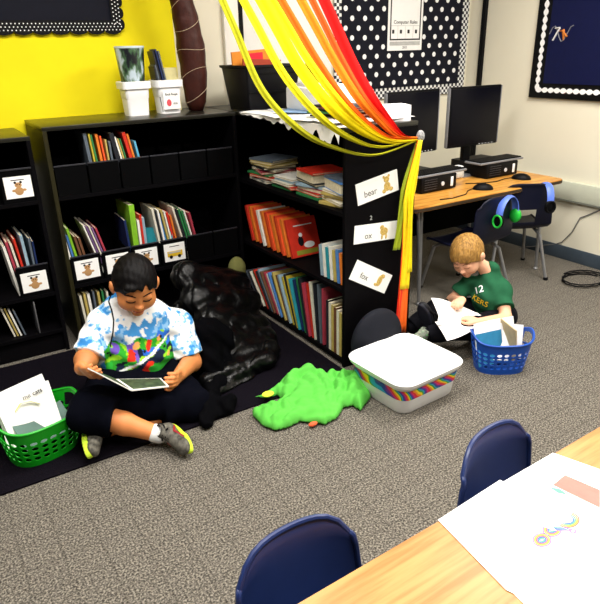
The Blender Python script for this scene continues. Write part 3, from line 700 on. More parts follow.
def tail(px, wd, colr, label, yoff):
    pts = [TIE+Vector((0, yoff, -.005))]+[P(u, v, y=2.135+yoff) for u, v in px]
    N = len(pts)
    def fn(u, v):
        f = u*(N-1); i = min(int(f), N-2); p = pts[i].lerp(pts[i+1], f-i)
        return p+Vector((1, -.25, 0)).normalized()*(v-.5)*wd*min(1, .35+u*2.5)+Vector((0, 1, 0))*(.004*math.sin(v*11+u*6))
    o = B().grid(fn, 24, 8, thick=.0008).build('streamer_tail', mat('crepe_'+colr, colr), None, ang=0)
    tag(o, label, 'streamer', 'streamer tails hanging down the bookcase end')
tail([(405, 190), (400, 225), (396, 250)], .038, '#8f9c1a', 'olive green streamer tail, leftmost of the hanging ones', -.004)
tail([(408, 200), (403, 270), (396, 343)], .034, '#e8301c', 'red streamer tail hanging lowest beside the end panel', -.008)
tail([(409, 200), (405, 270), (401, 333)], .05, '#f4661a', 'orange streamer tail behind the yellow one', -.014)
tail([(409, 200), (407, 250), (404, 289)], .05, '#f7d416', 'broad yellow streamer tail in front of the orange one', -.020)
tail([(411, 190), (410, 240), (409, 272)], .026, '#f2e010', 'narrow lemon streamer tail, rightmost of the hanging ones', -.026)

# ---------------------------------------------------------------- computer table
OAK = woodmat('golden_oak', '#a86a24', '#d9a04a'); TZ = .64
t = thing('computer_table', 'long golden oak computer table against the back wall', 'table', (2.33, 2.50, 0))
TL, TD = 1.36, .84
poly = [(x+TL/2, y+TD/2) for x, y in rrect(TL/2, TD/2, .05)]
B().prism(poly, TZ-.028, TZ, bev=.003).build('tabletop', [OAK], t)
B().prism([(x+TL/2, y+TD/2) for x, y in rrect(TL/2+.002, TD/2+.002, .052)], TZ-.024, TZ-.006).build('edge_band', mat('dark_edge_band', '#3a2c1c'), t)
for x in (.12, TL-.12):
    for y in (.10, TD-.1):
        b = B().tube([(x, y, TZ-.03), (x+.012, y-.02, .35), (x+.01, y-.04, 0.01)], [.012, .012, .011], 10).tube([(x+.03, y, TZ-.03), (x+.024, y-.02, .35), (x+.015, y-.04, 0.01)], [.009, .009, .008], 8)
        b.lathe([(.016, 0), (.018, .008), (.012, .02)], (x+.01, y-.04, 0), 12).build('leg', STEEL, t)
B().box(.05, TL-.05, .3, .32, .36, TZ-.03).build('modesty_panel', DARK, t, False)

SCR = mat('dark_screen', '#06060e', .35, .12, var=.02)
def monitor(x, y, rz, label):
    t = thing('monitor', label, 'monitor', (x, y, TZ), rz, 'computer monitors')
    rloft(B(), [(.13, .10, .03, 0), (.13, .10, .03, .012), (.12, .09, .03, .018)]).build('stand_base', mat('silver_grey_plastic', '#7b7c80', .35, .5), t)
    B().box(-.035, .035, .0, .035, .015, .36, .008).build('stand_neck', BPLAS, t)
    s = B().box(-.232, .232, -.045, -.02, .20, .595, .006).box(-.15, .15, -.02, .02, .27, .52, .015).build('casing', BPLAS, t)
    B().box(-.217, .217, -.0475, -.044, .22, .582, .001).build('screen', SCR, s)
    for e_ in (-.238, .232): B().box(e_, e_+.006, -.046, -.02, .205, .59, .002).build('silver_edge', mat('silver_grey_plastic', ''), s)
    b = B()
    for k in range(5): b.box(.06+k*.03, .07+k*.03, -.0465, -.0445, .206, .212, .001)
    b.build('button', mat('pale_button', '#c9c9cc'), s)
def computer(x, y, rz, label):
    t = thing('desktop_computer', label, 'computer', (x, y, TZ), rz, 'desktop computers under the keyboards')
    B().box(-.155, .155, -.17, .17, .004, .098, .006).build('casing', BPLAS, t)
    B().lathe([(.014, 0), (.013, .003)], seg=20, M=Matrix.Translation((.03, -.170, .045))@RX).build('round_badge', mat('pale_button', ''), t)
    B().box(.10, .122, -.173, -.169, .02, .08, .002).build('white_sticker', WHITE, t)
    b = B()
    for k in range(5): b.box(-.13, -.02, -.1715, -.169, .02+k*.015, .024+k*.015)
    b.build('vent', mat('satin_black_rim', ''), t)
def keyboard(x, y, z, rz, label):
    t = thing('keyboard', label, 'keyboard', (x, y, z), rz, 'keyboards on the computers')
    B().box(-.215, .215, -.075, .075, 0, .014, .005).build('tray', mat('silver_grey_plastic', ''), t)
    b = B()
    for j in range(5):
        for i in range(20): b.box(-.205+i*.0205, -.188+i*.0205, -.065+j*.026, -.044+j*.026, .013, .022, .0015, seg=1)
    o = b.build('keys', BPLAS, t); o['kind'] = 'stuff'
monitor(2.75, 3.05, .06, 'black flat monitor left on the table, partly behind the streamers')
monitor(3.315, 3.05, -.05, 'black flat monitor at the right end of the computer table')
computer(2.76, 2.92, .03, 'black desktop computer under the left keyboard')
computer(3.42, 2.98, .0, 'black desktop computer under the right keyboard')
keyboard(2.80, 2.83, TZ+.099, .03, 'black keyboard lying on the left computer')
keyboard(3.42, 2.89, TZ+.099, .0, 'black keyboard lying on the right computer')
def mouse(x, y, rz, label):
    t = thing('computer_mouse', label, 'mouse', (x, y, TZ), rz, 'mice on the computer table')
    b = B().ell((0, 0, .0), (.042, .066, .04)); bmesh.ops.bisect_plane(b.bm, geom=b.bm.verts[:]+b.bm.edges[:]+b.bm.faces[:], plane_co=(0, 0, 0.001), plane_no=(0, 0, -1), clear_outer=True)
    bmesh.ops.holes_fill(b.bm, edges=b.bm.edges[:]); b.build('mouse_body', BPLAS, t)
    B().tube([(0, .05, .01), (-.05, .10, .004), (-.16, .13, .004), (-.26, .22, .004), (-.3, .3, .004)], .003, 6).build('cable', RUBBER, t)
mouse(3.02, 2.62, .9, 'black mouse beside the left keyboard computer')
mouse(3.46, 2.68, .5, 'black mouse at the right end of the computer table')
t = thing('desk_speaker', 'small white and black speaker between the two computers', 'speaker', (3.16, 2.98, TZ))
B().box(-.035, .035, -.03, .03, 0, .085, .012).build('speaker_body', WHITE, t); B().box(-.03, .03, -.033, -.029, .01, .05, .004).build('grille', mat('pale_grille', '#c9c9c2'), t)
t = thing('desk_speaker', 'black rounded speaker behind the left keyboard by the streamers', 'speaker', (2.60, 2.98, TZ))
B().lathe([(.04, 0), (.045, .05), (.035, .13), (.015, .16)], seg=20).build('speaker_body', BPLAS, t); B().box(-.02, .02, -.046, -.04, .03, .1, .004).build('grille', mat('satin_black_rim', ''), t)

# ---------------------------------------------------------------- school chairs
def chair(loc, rz, label, group, shellmat, hole=False, w=.36, hb=.62, sw=1.0):
    """chair looks along +y (front of the seat at +y), backrest at -y"""
    t = thing('school_chair', label, 'chair', loc, rz, group); hs = .345
    prof = [(.19, hs-.02), (.17, hs), (.08, hs-.004), (-.04, hs-.008), (-.12, hs), (-.165, hs+.03), (-.185, hs+.08), (-.197, hs+.14), (-.208, hb-.06), (-.214, hb-.02), (-.222, hb)]
    L = len(prof)-1
    def fn(u, v):
        f = v*L; i = min(int(f), L-1); a, c = prof[i], prof[i+1]; k = f-i; y = a[0]+(c[0]-a[0])*k; z = a[1]+(c[1]-a[1])*k
        s = 2*u-1; back = max(0, min(1, (v-.5)*3)); hw = w/2*(1-.10*back)
        if v > .55: hw *= 1-.10*((v-.55)/.45)**2
        if v < .1: hw *= math.sqrt(max(.0, 1-((.1-v)/.1)**2*.25))
        y += back*.032*s*s; z += (1-back)*.012*s*s-.055*abs(s)**5*max(0, (v-.62)/.38)
        return Vector((s*hw, y, z))
    sk = (lambda u, v: .28 < u < .72 and .545 < v < .70) if hole else None
    b = B().grid(fn, 24, 44, thick=.007, skip=sk)
    o = b.build('seat_shell', shellmat, t, ang=60)
    # rolled rim
    rim = [fn(0, v/30) for v in range(31)]+[fn(u/12, 1) for u in range(1, 12)]+[fn(1, 1-v/30) for v in range(31)]+[fn(1-u/12, 0) for u in range(1, 12)]
    B().tube(rim, .0065, 8, closed=True).build('rolled_rim', shellmat, o)
    for s in (-1, 1):
        B().tube([(s*.13, .10, hs-.025), (s*.145, .15, hs-.05), (s*.185, .21, .012)], .011, 10).lathe([(.013, 0), (.016, .006), (.013, .02)], (s*.186, .212, 0), 12, mi=1).build('leg', [STEEL, RUBBER], t)
        B().tube([(s*.13, -.08, hs-.025), (s*.145, -.13, hs-.05), (s*.19, -.21, .012)], .011, 10).lathe([(.013, 0), (.016, .006), (.013, .02)], (s*.191, -.212, 0), 12, mi=1).build('leg', [STEEL, RUBBER], t)
        B().tube([(s*.13, .10, hs-.025), (s*.13, 0, hs-.02), (s*.13, -.08, hs-.025)], .011, 8).build('seat_rail', STEEL, t)
    B().tube([(-.13, -.02, hs-.024), (.13, -.02, hs-.024)], .009, 8).build('cross_bar', STEEL, t)
    return t
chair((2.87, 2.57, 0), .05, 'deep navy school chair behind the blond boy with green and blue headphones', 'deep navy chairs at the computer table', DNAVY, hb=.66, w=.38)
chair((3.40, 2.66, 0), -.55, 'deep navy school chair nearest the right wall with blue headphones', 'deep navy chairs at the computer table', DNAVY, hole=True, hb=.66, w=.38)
def headphones(M, band, cup, label):
    t = thing('headphones', label, 'headphones', M.to_translation()); t.rotation_euler = M.to_euler()
    arc = [(.095*math.cos(a), 0, .11*math.sin(a)) for a in [PI*k/20 for k in range(21)]]
    B().grid(lambda u, v: Vector(((.095-.006*abs(2*v-1)**2)*math.cos(PI*u), (v-.5)*.046, (.11-.006*abs(2*v-1)**2)*math.sin(PI*u))), 28, 6, thick=.006).build('headband', band, t)
    for s in (-1, 1):
        c_ = B().ell((s*.088, 0, -.03), (.015, .036, .044)).build('ear_cup', BPLAS if s < 0 else cup, t)
        B().tube([(s*.105, .028*math.cos(PI*k/8), -.03+.036*math.sin(PI*k/8)) for k in range(16)], .006, 8, closed=True).build('cup_ring', cup, c_)
    return t
PERI = mat('periwinkle_band', '#5a78d8', .4, .4)
headphones(Matrix.Translation((2.93, 2.338, .555))@Matrix.Rotation(.15, 4, 'Z'), PERI, mat('bright_green_plastic', '#22b33a', .4, .4), 'headphones with green cups over the back of the left computer chair')
headphones(Matrix.Translation((3.41, 2.44, .555))@Matrix.Rotation(1.05, 4, 'Z'), PERI, BPLAS, 'headphones with blue band over the back of the right computer chair')
NV = [((1.066, .60, 0), PI+.12, 'navy school chair tucked in behind the white papers, right of two'), ((.465, .590, 0), PI+.02, 'navy school chair at the bottom edge, left end of the table')]
for loc, rz, lb in NV: chair(loc, rz, lb, 'navy chairs tucked under the near table', NAVY, hb=.622, w=.318)

# ---------------------------------------------------------------- near table with papers
LOAK = woodmat('light_oak', '#a36c36', '#bc8a50'); NZ = .55
t = thing('work_table', 'light oak work table in the lower right foreground', 'table', (.98, .414, 0), .026)
B().prism([(x, y) for x, y in rrect(.88, .305, .04)], NZ-.028, NZ, bev=.003).build('tabletop', LOAK, t)
B().prism([(x, y) for x, y in rrect(.882, .307, .042)], NZ-.024, NZ-.006).build('edge_band', mat('tan_edge_band', '#b58a58'), t)
for x in (-.78, .78):
    for y in (-.22, .20): B().tube([(x, y, NZ-.03), (x, y, .012)], [.017, .014], 12).lathe([(.018, 0), (.022, .008), (.014, .03)], (x, y, 0), 14).build('leg', STEEL, t)
def sheet(corners, z, name, label, m=PAPER, grp='papers on the near table'):
    p = [P(u, v, z=NZ+z) for u, v in corners]; o0 = sum(p, Vector())/len(p)
    b = B().prism([(q.x-o0.x, q.y-o0.y) for q in p], 0, .0007)
    o = b.build(name, m, None, False, loc=(o0.x, o0.y, NZ+z)); tag(o, label, 'paper', grp); return o
sheet([(458, 540), (532, 612), (600, 640), (640, 560), (520, 500)], .0006, 'drawing_paper', 'cream sheet with pencil writing peeking out at lower left of stack', mat('cream_paper', '#f3ecd2', .8))
sheet([(438, 520), (506, 590), (580, 625), (640, 560), (500, 480)], .0016, 'drawing_paper', 'white sheet at the lower left of the paper stack with pencil squiggles')
ds = sheet([(441, 518), (553, 453), (700, 505), (640, 600), (560, 583)], .0028, 'drawing_paper', 'large white drawing with coloured letters and a red roof, top of stack')
def ink(pts, z, col, w=.0018, name='crayon_line', par=None, closed=False, off=None):
    off = ds.location
    q = [P(u, v, z=NZ+.0036)-off for u, v in pts]; q = [Vector((a.x, a.y, z)) for a in q]
    return q
b = B()
cm = [mat('crayon_red', '#e07a70', .9), mat('crayon_green', '#6aaa90', .9), mat('crayon_yellow', '#e6d85a', .9), mat('crayon_blue', '#5a7ac0', .9), mat('crayon_purple', '#9a78b0', .9), mat('crayon_grey', '#8a8088', .9), mat('crayon_orange', '#e8a060', .9)]
def poly_px(pts, mi, z=.0007, h=.0003):
    q = ink(pts, z, None); b.prism([(v.x, v.y) for v in q], z, z+h, mi=mi)
poly_px([(553, 485), (565, 475), (600, 490), (600, 508)], 0)
poly_px([(549, 487), (560, 489), (568, 495), (558, 493)], 1)
def ring(cx, cy, rx, ry, a0, a1, mi, r=.0016):
    q = ink([(cx+rx*math.cos(a0+(a1-a0)*k/20), cy+ry*math.sin(a0+(a1-a0)*k/20)) for k in range(21)], .0012, None); b.tube(q, r, 6, mi=mi, flat=.5)
for cx, cy in ((542, 540), (552, 530)):
    for j, (r_, mi) in enumerate(((9, 4), (7.3, 2), (5.6, 0), (4, 3), (2.2, 1))): ring(cx, cy, r_, r_*.72, .3 if cx > 545 else 0, (3.6 if cx > 545 else 6.28), mi)
for j, mi in enumerate((0, 2, 1, 3)): ring(568, 520, 11-j*1.8, 7.5-j*1.3, -1.2, 2.4, mi)
for j, mi in enumerate((1, 3, 3, 4)): ring(558+j*1.5, 526+j*1.2, 7, 1.5, -.5, 2.6, mi, .0012)
ring(573, 531, 3, 2, 0, 6.28, 4)
b.build('crayon_drawing', cm, ds, True)
b = B(); rnd = random.Random(3)
for k in range(26):
    u, v = 462+k*3.3+rnd.uniform(-8, 8), 528+k*1.7+rnd.uniform(-5, 8)
    q = ink([(u, v), (u+rnd.uniform(1, 3), v+rnd.uniform(-1, 2)), (u+rnd.uniform(2, 5), v+rnd.uniform(0, 2))], .0012, None); b.tube(q, .0007, 4)
b.build('pencil_squiggle', mat('pencil_pale', '#b8b4b0'), ds)

# ---------------------------------------------------------------- white tub with rainbow band
RB = bpy.data.materials.new('rainbow_band'); RB.use_nodes = True; nt = RB.node_tree
tc = nt.nodes.new('ShaderNodeTexCoord'); mp = nt.nodes.new('ShaderNodeMapping'); mp.inputs['Rotation'].default_value = (0, .75, .3)
wv = nt.nodes.new('ShaderNodeTexWave'); wv.inputs['Scale'].default_value = 6; wv.inputs['Distortion'].default_value = 9; wv.inputs['Detail'].default_value = 2; wv.wave_profile = 'SAW'
rp = nt.nodes.new('ShaderNodeValToRGB'); rp.color_ramp.interpolation = 'CONSTANT'; e = rp.color_ramp.elements
cc = ['#d8242a', '#f08a1e', '#f2d81e', '#3aa03a', '#2a9ac0', '#2a3a9a', '#7a2a8a', '#d8246a']
e[0].color = (*srgb(cc[0]), 1); e[1].position = .125; e[1].color = (*srgb(cc[1]), 1)
for k in range(2, 8): x = e.new(k/8); x.color = (*srgb(cc[k]), 1)
nt.links.new(tc.outputs['Object'], mp.inputs[0]); nt.links.new(mp.outputs[0], wv.inputs[0]); nt.links.new(wv.outputs[1] if len(wv.outputs) > 1 else wv.outputs[0], rp.inputs[0]); nt.links.new(rp.outputs[0], nt.nodes['Principled BSDF'].inputs['Base Color'])
a = P(350, 352, z=.17); b_ = P(402, 388, z=.17); c = P(465, 360, z=.17); d = P(405, 334, z=.17); cen = (a+b_+c+d)/4
ang = math.atan2((c-b_).y, (c-b_).x); hx = (c-b_).length/2; hy = (a-b_).length/2
t = thing('storage_tub', 'large white lidded tub with rainbow band beside the green sweatshirt', 'storage tub', (cen.x, cen.y, 0), ang)
k = .99
rloft(B(), [(hx*.83, hy*.83, .05, 0), (hx*.87, hy*.87, .055, .012), (hx*.95, hy*.95, .06, .15), (hx*.92, hy*.92, .06, .15), (hx*.74, hy*.74, .05, .01)]).build('tub_body', WHITE, t)
rloft(B(), [(hx*.918, hy*.918, .058, .078), (hx*.948, hy*.948, .062, .126), (hx*.93, hy*.93, .062, .126), (hx*.90, hy*.90, .058, .078)]).build('rainbow_band', RB, t)
rloft(B(), [(hx*.95, hy*.95, .06, .143), (hx*1.02, hy*1.02, .07, .148), (hx*1.05, hy*1.05, .075, .166), (hx*1.0, hy*1.0, .07, .174), (hx*.93, hy*.93, .06, .172), (hx*.3, hy*.3, .03, .175)]).build('lid', mat('glossy_white_lid', '#fafafa', .3, .4, var=.005), t)

# ---------------------------------------------------------------- perforated baskets
def basket(loc, rz, A, Bq, H, m, label, nh, rows):
    t = thing('plastic_basket', label, 'basket', loc, rz)
    b = B(); bm = bmesh.new(); nR = rows; cols_ = nh
    lift = lambda a: .035*abs(math.cos(a))**6
    def pt(a, f):
        z = f*(H+lift(a)); k = .80+.20*min(f, 1); n_ = 2.6
        c_, s_ = math.cos(a), math.sin(a)
        r_ = (abs(c_)**n_+abs(s_)**n_)**(-1/n_)
        return Vector((A*k*r_*c_, Bq*k*r_*s_, z))
    f0, f1 = .16, .74
    def quad(a0, a1, g0, g1, n=1):
        for i in range(n):
            x0 = a0+(a1-a0)*i/n; x1 = a0+(a1-a0)*(i+1)/n
            bm.faces.new([bm.verts.new(pt(x, g)) for x, g in ((x0, g0), (x1, g0), (x1, g1), (x0, g1))])
    for c_ in range(cols_):
        a0 = 2*PI*c_/cols_; a1 = 2*PI*(c_+1)/cols_; am = (a0+a1)/2
        endz = abs(math.cos(am)) > .86
        quad(a0, a1, 0, f0, 2)
        for r_ in range(nR-(1 if endz else 0)):
            g0 = f0+(f1-f0)*r_/nR; g1 = f0+(f1-f0)*(r_+1)/nR; ac, gc = am, (g0+g1)/2
            sx = (a1-a0)/2; sy = (g1-g0)/2
            outer = [(1, 0), (1, 1), (0, 1), (-1, 1), (-1, 0), (-1, -1), (0, -1), (1, -1)]
            hs_ = .74
            for i in range(8):
                o0, o1 = outer[i], outer[(i+1) % 8]; t0, t1 = PI/4*i, PI/4*(i+1)
                pts = [(ac+sx*o0[0], gc+sy*o0[1]), (ac+sx*o1[0], gc+sy*o1[1]), (ac+sx*hs_*math.cos(t1), gc+sy*hs_*math.sin(t1)), (ac+sx*hs_*math.cos(t0), gc+sy*hs_*math.sin(t0))]
                bm.faces.new([bm.verts.new(pt(*p)) for p in pts])
        if endz: # handle slot
            fe = f0+(f1-f0)*(nR-1)/nR; quad(a0, a1, fe, fe+.02, 2); quad(a0, a1, .91, 1, 2)
        else: quad(a0, a1, f1, 1, 2)
    bmesh.ops.remove_doubles(bm, verts=bm.verts[:], dist=.0004)
    bmesh.ops.recalc_face_normals(bm, faces=bm.faces[:])
    thicken(bm, .003)
    b.add(bm); b.prism([(pt(2*PI*i/48, 0).x, pt(2*PI*i/48, 0).y) for i in range(48)], 0, .004)
    body = b.build('basket_body', m, t, ang=50)
    B().tube([pt(2*PI*i/72, 1) for i in range(72)], .0055, 8, closed=True).build('rim', m, t)
    return t
GB = mat('green_basket_plastic', '#14a61e', .35, .4, var=.03); BB = mat('blue_basket_plastic', '#0f4aa8', .35, .4, var=.03)
gA = (.185, 2.325); gr = .25
basket((gA[0], gA[1], .004), gr, .165, .135, .17, GB, 'green perforated basket of papers at the left edge', 26, 4)
bA = (2.245, 1.745); br = -.55
basket((bA[0], bA[1], 0), br, .148, .11, .165, BB, 'blue perforated basket of papers beside the blond boy', 26, 4)
def bsheet(base, rz, x, y, z, w_, h_, tilt, turn, m, label, cat='paper', th=.0008, curl=.015, grp=None, name='basket_paper'):
    M = Matrix.Translation((base[0], base[1], z))@Matrix.Rotation(rz, 4, 'Z')@Matrix.Translation((x, y, 0))@Matrix.Rotation(turn, 4, 'Z')@Matrix.Rotation(tilt, 4, 'X')
    o = B().grid(lambda u, v: Vector(((u-.5)*w_, curl*math.sin(u*3.1)*v, v*h_)), 10, 6, thick=th).build(name, m, None); o.matrix_world = M
    tag(o, label, cat, grp); return o
o = bsheet(gA, gr, .0, .02, .06, .22, .225, -.42, .12, PAPER, 'white sheet with yellow drawing sticking out of green basket')
text('me cats', .028, Matrix.Translation((.04, -.001, .165))@RX, INK, o)
B().tube([(-.05, -.001, .13), (-.02, -.002, .15), (.02, -.001, .14), (.05, -.001, .115)], .005, 8, flat=.2).build('yellow_crayon', mat('crayon_yellow', ''), o)
bsheet(gA, gr, -.02, .0, .06, .22, .22, -.7, -.2, PAPER, 'white sheet lying lower at the left inside green basket')
bsheet(gA, gr, .03, -.03, .05, .22, .13, -.8, .1, mat('grey_green_card', '#5e7a72'), 'grey green folder at the front inside green basket', 'folder')
bsheet(bA, br, .0, .02, .03, .24, .20, -.3, .35, PAPER, 'white sheet leaning at the back inside the blue basket')
bsheet(bA, br, .02, .0, .05, .17, .17, -.3, -.25, mat('pale_grey_paper', '#e6e6ea', .8), 'pale grey sheet crumpled at the right inside the blue basket')
bsheet(bA, br, -.03, -.025, .05, .15, .15, -.45, -.2, PAPER, 'curled white sheet in the middle of the blue basket', curl=.03)
bsheet(bA, br, -.045, -.035, .03, .15, .165, -.3, .35, mat('teal_folder', '#2f7fa8'), 'teal folder at the front inside the blue basket', 'folder', .002, .0)
bsheet(bA, br, .055, .01, .045, .15, .185, -.12, 1.75, mat('tan_clipboard', '#b9a47a'), 'tan board at the far right inside the blue basket', 'board', .006, .0)

# ---------------------------------------------------------------- rug, cushion, bags, jackets, sweatshirt
RUG = mat('black_rug_pile', '#0e0b12', .95, .05, var=.3, scale=150, bump=.4)
tag(B().prism([(x+.07, y+2.64) for x, y in rrect(1.51, .53, .03)], 0.0005, .008).build('rug', RUG), 'black rug in front of the bookcases under the boy in tie-dye', 'rug')
CUSH = mat('charcoal_cushion_cloth', '#11131c', .8, .2, var=.1)
cu = P(383, 330, y=2.10)
s = SDF((1.5, 1.96, -.01), (2.06, 2.165, .34), .006); s.ell((1.745, 2.095, .15), (.155, .058, .165), k=.01); s.cut((0, 0, 1), .002)
tag(link('floor_cushion', s.mesh((1.745, 2.095, .0)), CUSH, None, True, 0, loc=(1.745, 2.095, .0)), 'round charcoal cushion leaning on the end of the long bookcase', 'cushion')

NYL = mat('black_puffer_nylon', '#040405', .34, .26, var=.1, scale=12, bump=.3, bscale=60)
CLO = mat('black_cloth', '#050507', .9, .03, var=.15, scale=10, bump=.3, bscale=30)
def blob(name, prims, lo, hi, fold, m, label, cat, h=.007, floor=.009):
    s = SDF(lo, hi, h)
    for p in prims:
        if len(p) == 5: s.cap(p[0], p[1], p[2], p[3], p[4])
        else: s.ell(p[0], p[1], p[2] if len(p) > 2 else None, .03)
    if fold: s.folds(fold)
    s.cut((0, 0, 1), floor)
    o = ((lo[0]+hi[0])/2, (lo[1]+hi[1])/2, floor)
    x = link(name, s.mesh(o, 1), m, None, True, 0, loc=o); tag(x, label, cat); return x
def fold1(X, Y, Z):
    p = np.stack([X, Y, Z], -1); a = np.sin(X*48+3*np.sin(Y*13)+Z*22)*.006; return a+.005*np.sin(Y*41+Z*37+4*np.sin(X*11))*1.0+.004*np.sin(X*90+Z*70)
jk = []
def pp(u, v, y): return tuple(P(u, v, y=y))
for (a, b_, r_) in [((186, 276, 2.9), (238, 284, 2.98), .085), ((196, 300, 2.8), (247, 303, 2.85), .095), ((212, 322, 2.68), (256, 330, 2.70), .095), ((226, 345, 2.55), (266, 352, 2.56), .09), ((232, 368, 2.44), (270, 368, 2.44), .075), ((214, 392, 2.32), (272, 380, 2.36), .05)]:
    A, B2 = pp(*a), pp(*b_); jk.append((A, B2, r_*.97, r_*.9, .04))
    jk.append(((A[0], A[1]+.05, max(A[2]*.4, .05)), (B2[0], B2[1]+.03, max(B2[2]*.4, .05)), r_, r_*.9, .03))
blob('puffer_jacket', jk, (.7, 2.2, -.02), (1.56, 3.16, .58), lambda X, Y, Z: (.008)*np.exp(-(np.sin(34*(-.9*Y+.35*X)+1.3*np.sin(X*9+Z*8))/.25)**2)+.003*np.sin(X*34+Y*20+3*np.sin(Z*17))+.0025*np.sin(X*70-Y*45+3*np.sin(Z*40+X*20)), NYL, 'shiny black puffer jacket heaped on the rug beside the long bookcase', 'jacket')
ck = []
for (a, b_, r_, r2) in [((206, 330, 2.50), (222, 340, 2.50), .06, .06), ((206, 330, 2.5), (216, 385, 2.36), .055, .055), ((216, 385, 2.34), (200, 415, 2.20), .05, .04), ((222, 345, 2.5), (224, 385, 2.38), .05, .05), ((222, 395, 2.32), (225, 408, 2.24), .045, .035)]:
    ck.append((pp(*a), pp(*b_), r_, r2, .03))
ck.append((tuple(P(212, 405, z=.03)), tuple(P(204, 424, z=.02)), .05, .03, .03)); ck.append((tuple(P(225, 405, z=.03)), tuple(P(226, 412, z=.02)), .05, .03, .03))
blob('fleece_jacket', ck, (.76, 2.05, -.02), (1.25, 2.62, .42), fold1, CLO, 'matte black jacket draped between the boy in tie-dye and the shiny puffer jacket', 'jacket')
q = P(237, 268, y=3.05); s = SDF((q.x-.12, q.y-.12, q.z-.35), (q.x+.12, q.y+.12, q.z+.14), .006); s.ell(tuple(q), (.05, .045, .07), None, .01); s.cap((q.x, q.y, q.z), (q.x, q.y, q.z-.25), .045, .06, .02)
tag(link('fleece_hat', s.mesh(tuple(q)), mat('olive_fleece', '#6a6a3a', .9), None, True, 0, loc=tuple(q)), 'olive fleece hat poking out behind the shiny puffer jacket', 'hat')

GRN = mat('neon_green_fleece', '#5ab548', .95, .05, var=.06, scale=15)
def pf(u, v, z): return tuple(P(u, v, z=z))
gpx = [(253, 397, .01), (262, 393, .03), (275, 383, .05), (281, 375, .06), (292, 367, .07), (303, 363, .07), (314, 365, .06), (322, 373, .04), (333, 371, .05), (345, 372, .05), (352, 368, .06), (361, 372, .05), (368, 385, .03), (371, 398, .01), (367, 405, 0), (361, 413, 0), (352, 408, 0), (344, 410, 0), (338, 420, 0), (325, 427, 0), (312, 425, 0), (300, 424, 0), (288, 430, 0), (275, 433, 0), (262, 428, 0), (253, 419, 0), (252, 412, .01), (262, 407, .01), (276, 405, .01), (283, 400, .01), (277, 396, .01), (265, 399, .01)]
poly = np.array([tuple(P(u, v, z=z))[:2] for u, v, z in gpx])
def cloth_heap(name, poly, top, mtl, label, cat, seed=0, h=.004):
    lo = poly.min(0)-.01; hi = poly.max(0)+.01; nx, ny = ((hi-lo)/h).astype(int)
    X, Y = np.meshgrid(lo[0]+h*np.arange(nx), lo[1]+h*np.arange(ny), indexing='ij')
    ins = np.zeros(X.shape, bool); dist = np.full(X.shape, 9.)
    for k in range(len(poly)):
        a, b_ = poly[k], poly[(k+1) % len(poly)]; d = b_-a
        c_ = ((a[1] > Y) != (b_[1] > Y)) & (X < (b_[0]-a[0])*(Y-a[1])/(b_[1]-a[1]+1e-12)+a[0]); ins ^= c_
        t = np.clip(((X-a[0])*d[0]+(Y-a[1])*d[1])/(d@d), 0, 1); dist = np.minimum(dist, np.hypot(X-a[0]-t*d[0], Y-a[1]-t*d[1]))
    s_ = np.where(ins, 1, -1)*dist
    def rid(a, fx, fy, ph, wob): return np.abs(np.sin(a*(fx*X+fy*Y)+ph+wob*np.sin(19*X-11*Y+ph)+.5*wob*np.sin(31*Y+23*X)))
    F = .5*rid(36, .35, -.94, .4, 1.1)+.32*rid(52, .92, -.3, 1.9, 1.0)+.18*rid(85, .6, .7, .2, 1.0)
    q = np.clip(s_/.055, 0, 1); prof = np.sqrt(q*(2-q))
    Z = .012+(top(X, Y)*(.38+.75*F)+.006)*prof
    ok = s_ > -.5*h; V = {}; vs = []; fs = []
    for i in range(nx):
        for j in range(ny):
            if ok[i, j]: V[i, j] = len(vs); vs.append((X[i, j], Y[i, j], Z[i, j]))
    for i in range(nx-1):
        for j in range(ny-1):
            if all(k in V for k in ((i, j), (i+1, j), (i+1, j+1), (i, j+1))): fs.append((V[i, j], V[i+1, j], V[i+1, j+1], V[i, j+1]))
    n = len(vs); ed = {}
    for f in fs:
        for k in range(4): ed[(f[k], f[(k+1) % 4])] = 1
    low = [(x, y, .0095) for x, y, z in vs]; fs2 = fs+[tuple(n+a for a in reversed(f)) for f in fs]
    for (a, b_) in ed:
        if (b_, a) not in ed: fs2.append((b_, a, n+a, n+b_))
    c0 = poly.mean(0); me = bpy.data.meshes.new(name); me.from_pydata([(x-c0[0], y-c0[1], z) for x, y, z in vs+low], [], fs2); me.update()
    bm = bmesh.new(); bm.from_mesh(me); bmesh.ops.smooth_vert(bm, verts=bm.verts[:], factor=.5, use_axis_x=True, use_axis_y=True, use_axis_z=False); [bmesh.ops.smooth_vert(bm, verts=bm.verts[:], factor=.5, use_axis_x=True, use_axis_y=True, use_axis_z=True) for _ in range(3)]
    bmesh.ops.delete(bm, geom=[v for v in bm.verts if not v.link_faces], context='VERTS'); bm.to_mesh(me); bm.free()
    o = link(name, me, mtl, None, True, 0, loc=(c0[0], c0[1], 0)); tag(o, label, cat); return o
pk = P(303, 374, z=.06); pk2 = P(350, 382, z=.05)
go = cloth_heap('sweatshirt', poly, lambda X, Y: .040+.045*np.exp(-((X-pk.x)**2+(Y-pk.y)**2)/.012)+.04*np.exp(-((X-pk2.x)**2+(Y-pk2.y)**2)/.014), GRN, 'bright green fleece sweatshirt crumpled on the carpet by the white tub', 'sweatshirt')
loc = Vector(go.location)
def on(o, u, v, z, r, mtl, nm):
    c = P(u, v, z=z)-loc; B().ell(tuple(c), r).build(nm, mtl, o)
on(go, 268, 394, .045, (.03, .022, .01), mat('lemon_lining', '#d8e040', .9), 'yellow_lining')
on(go, 313, 424, .018, (.022, .012, .010), mat('coral_trim', '#e0603a', .9), 'red_trim')
on(go, 281, 402, .03, (.018, .014, .012), WHITE, 'white_tag')

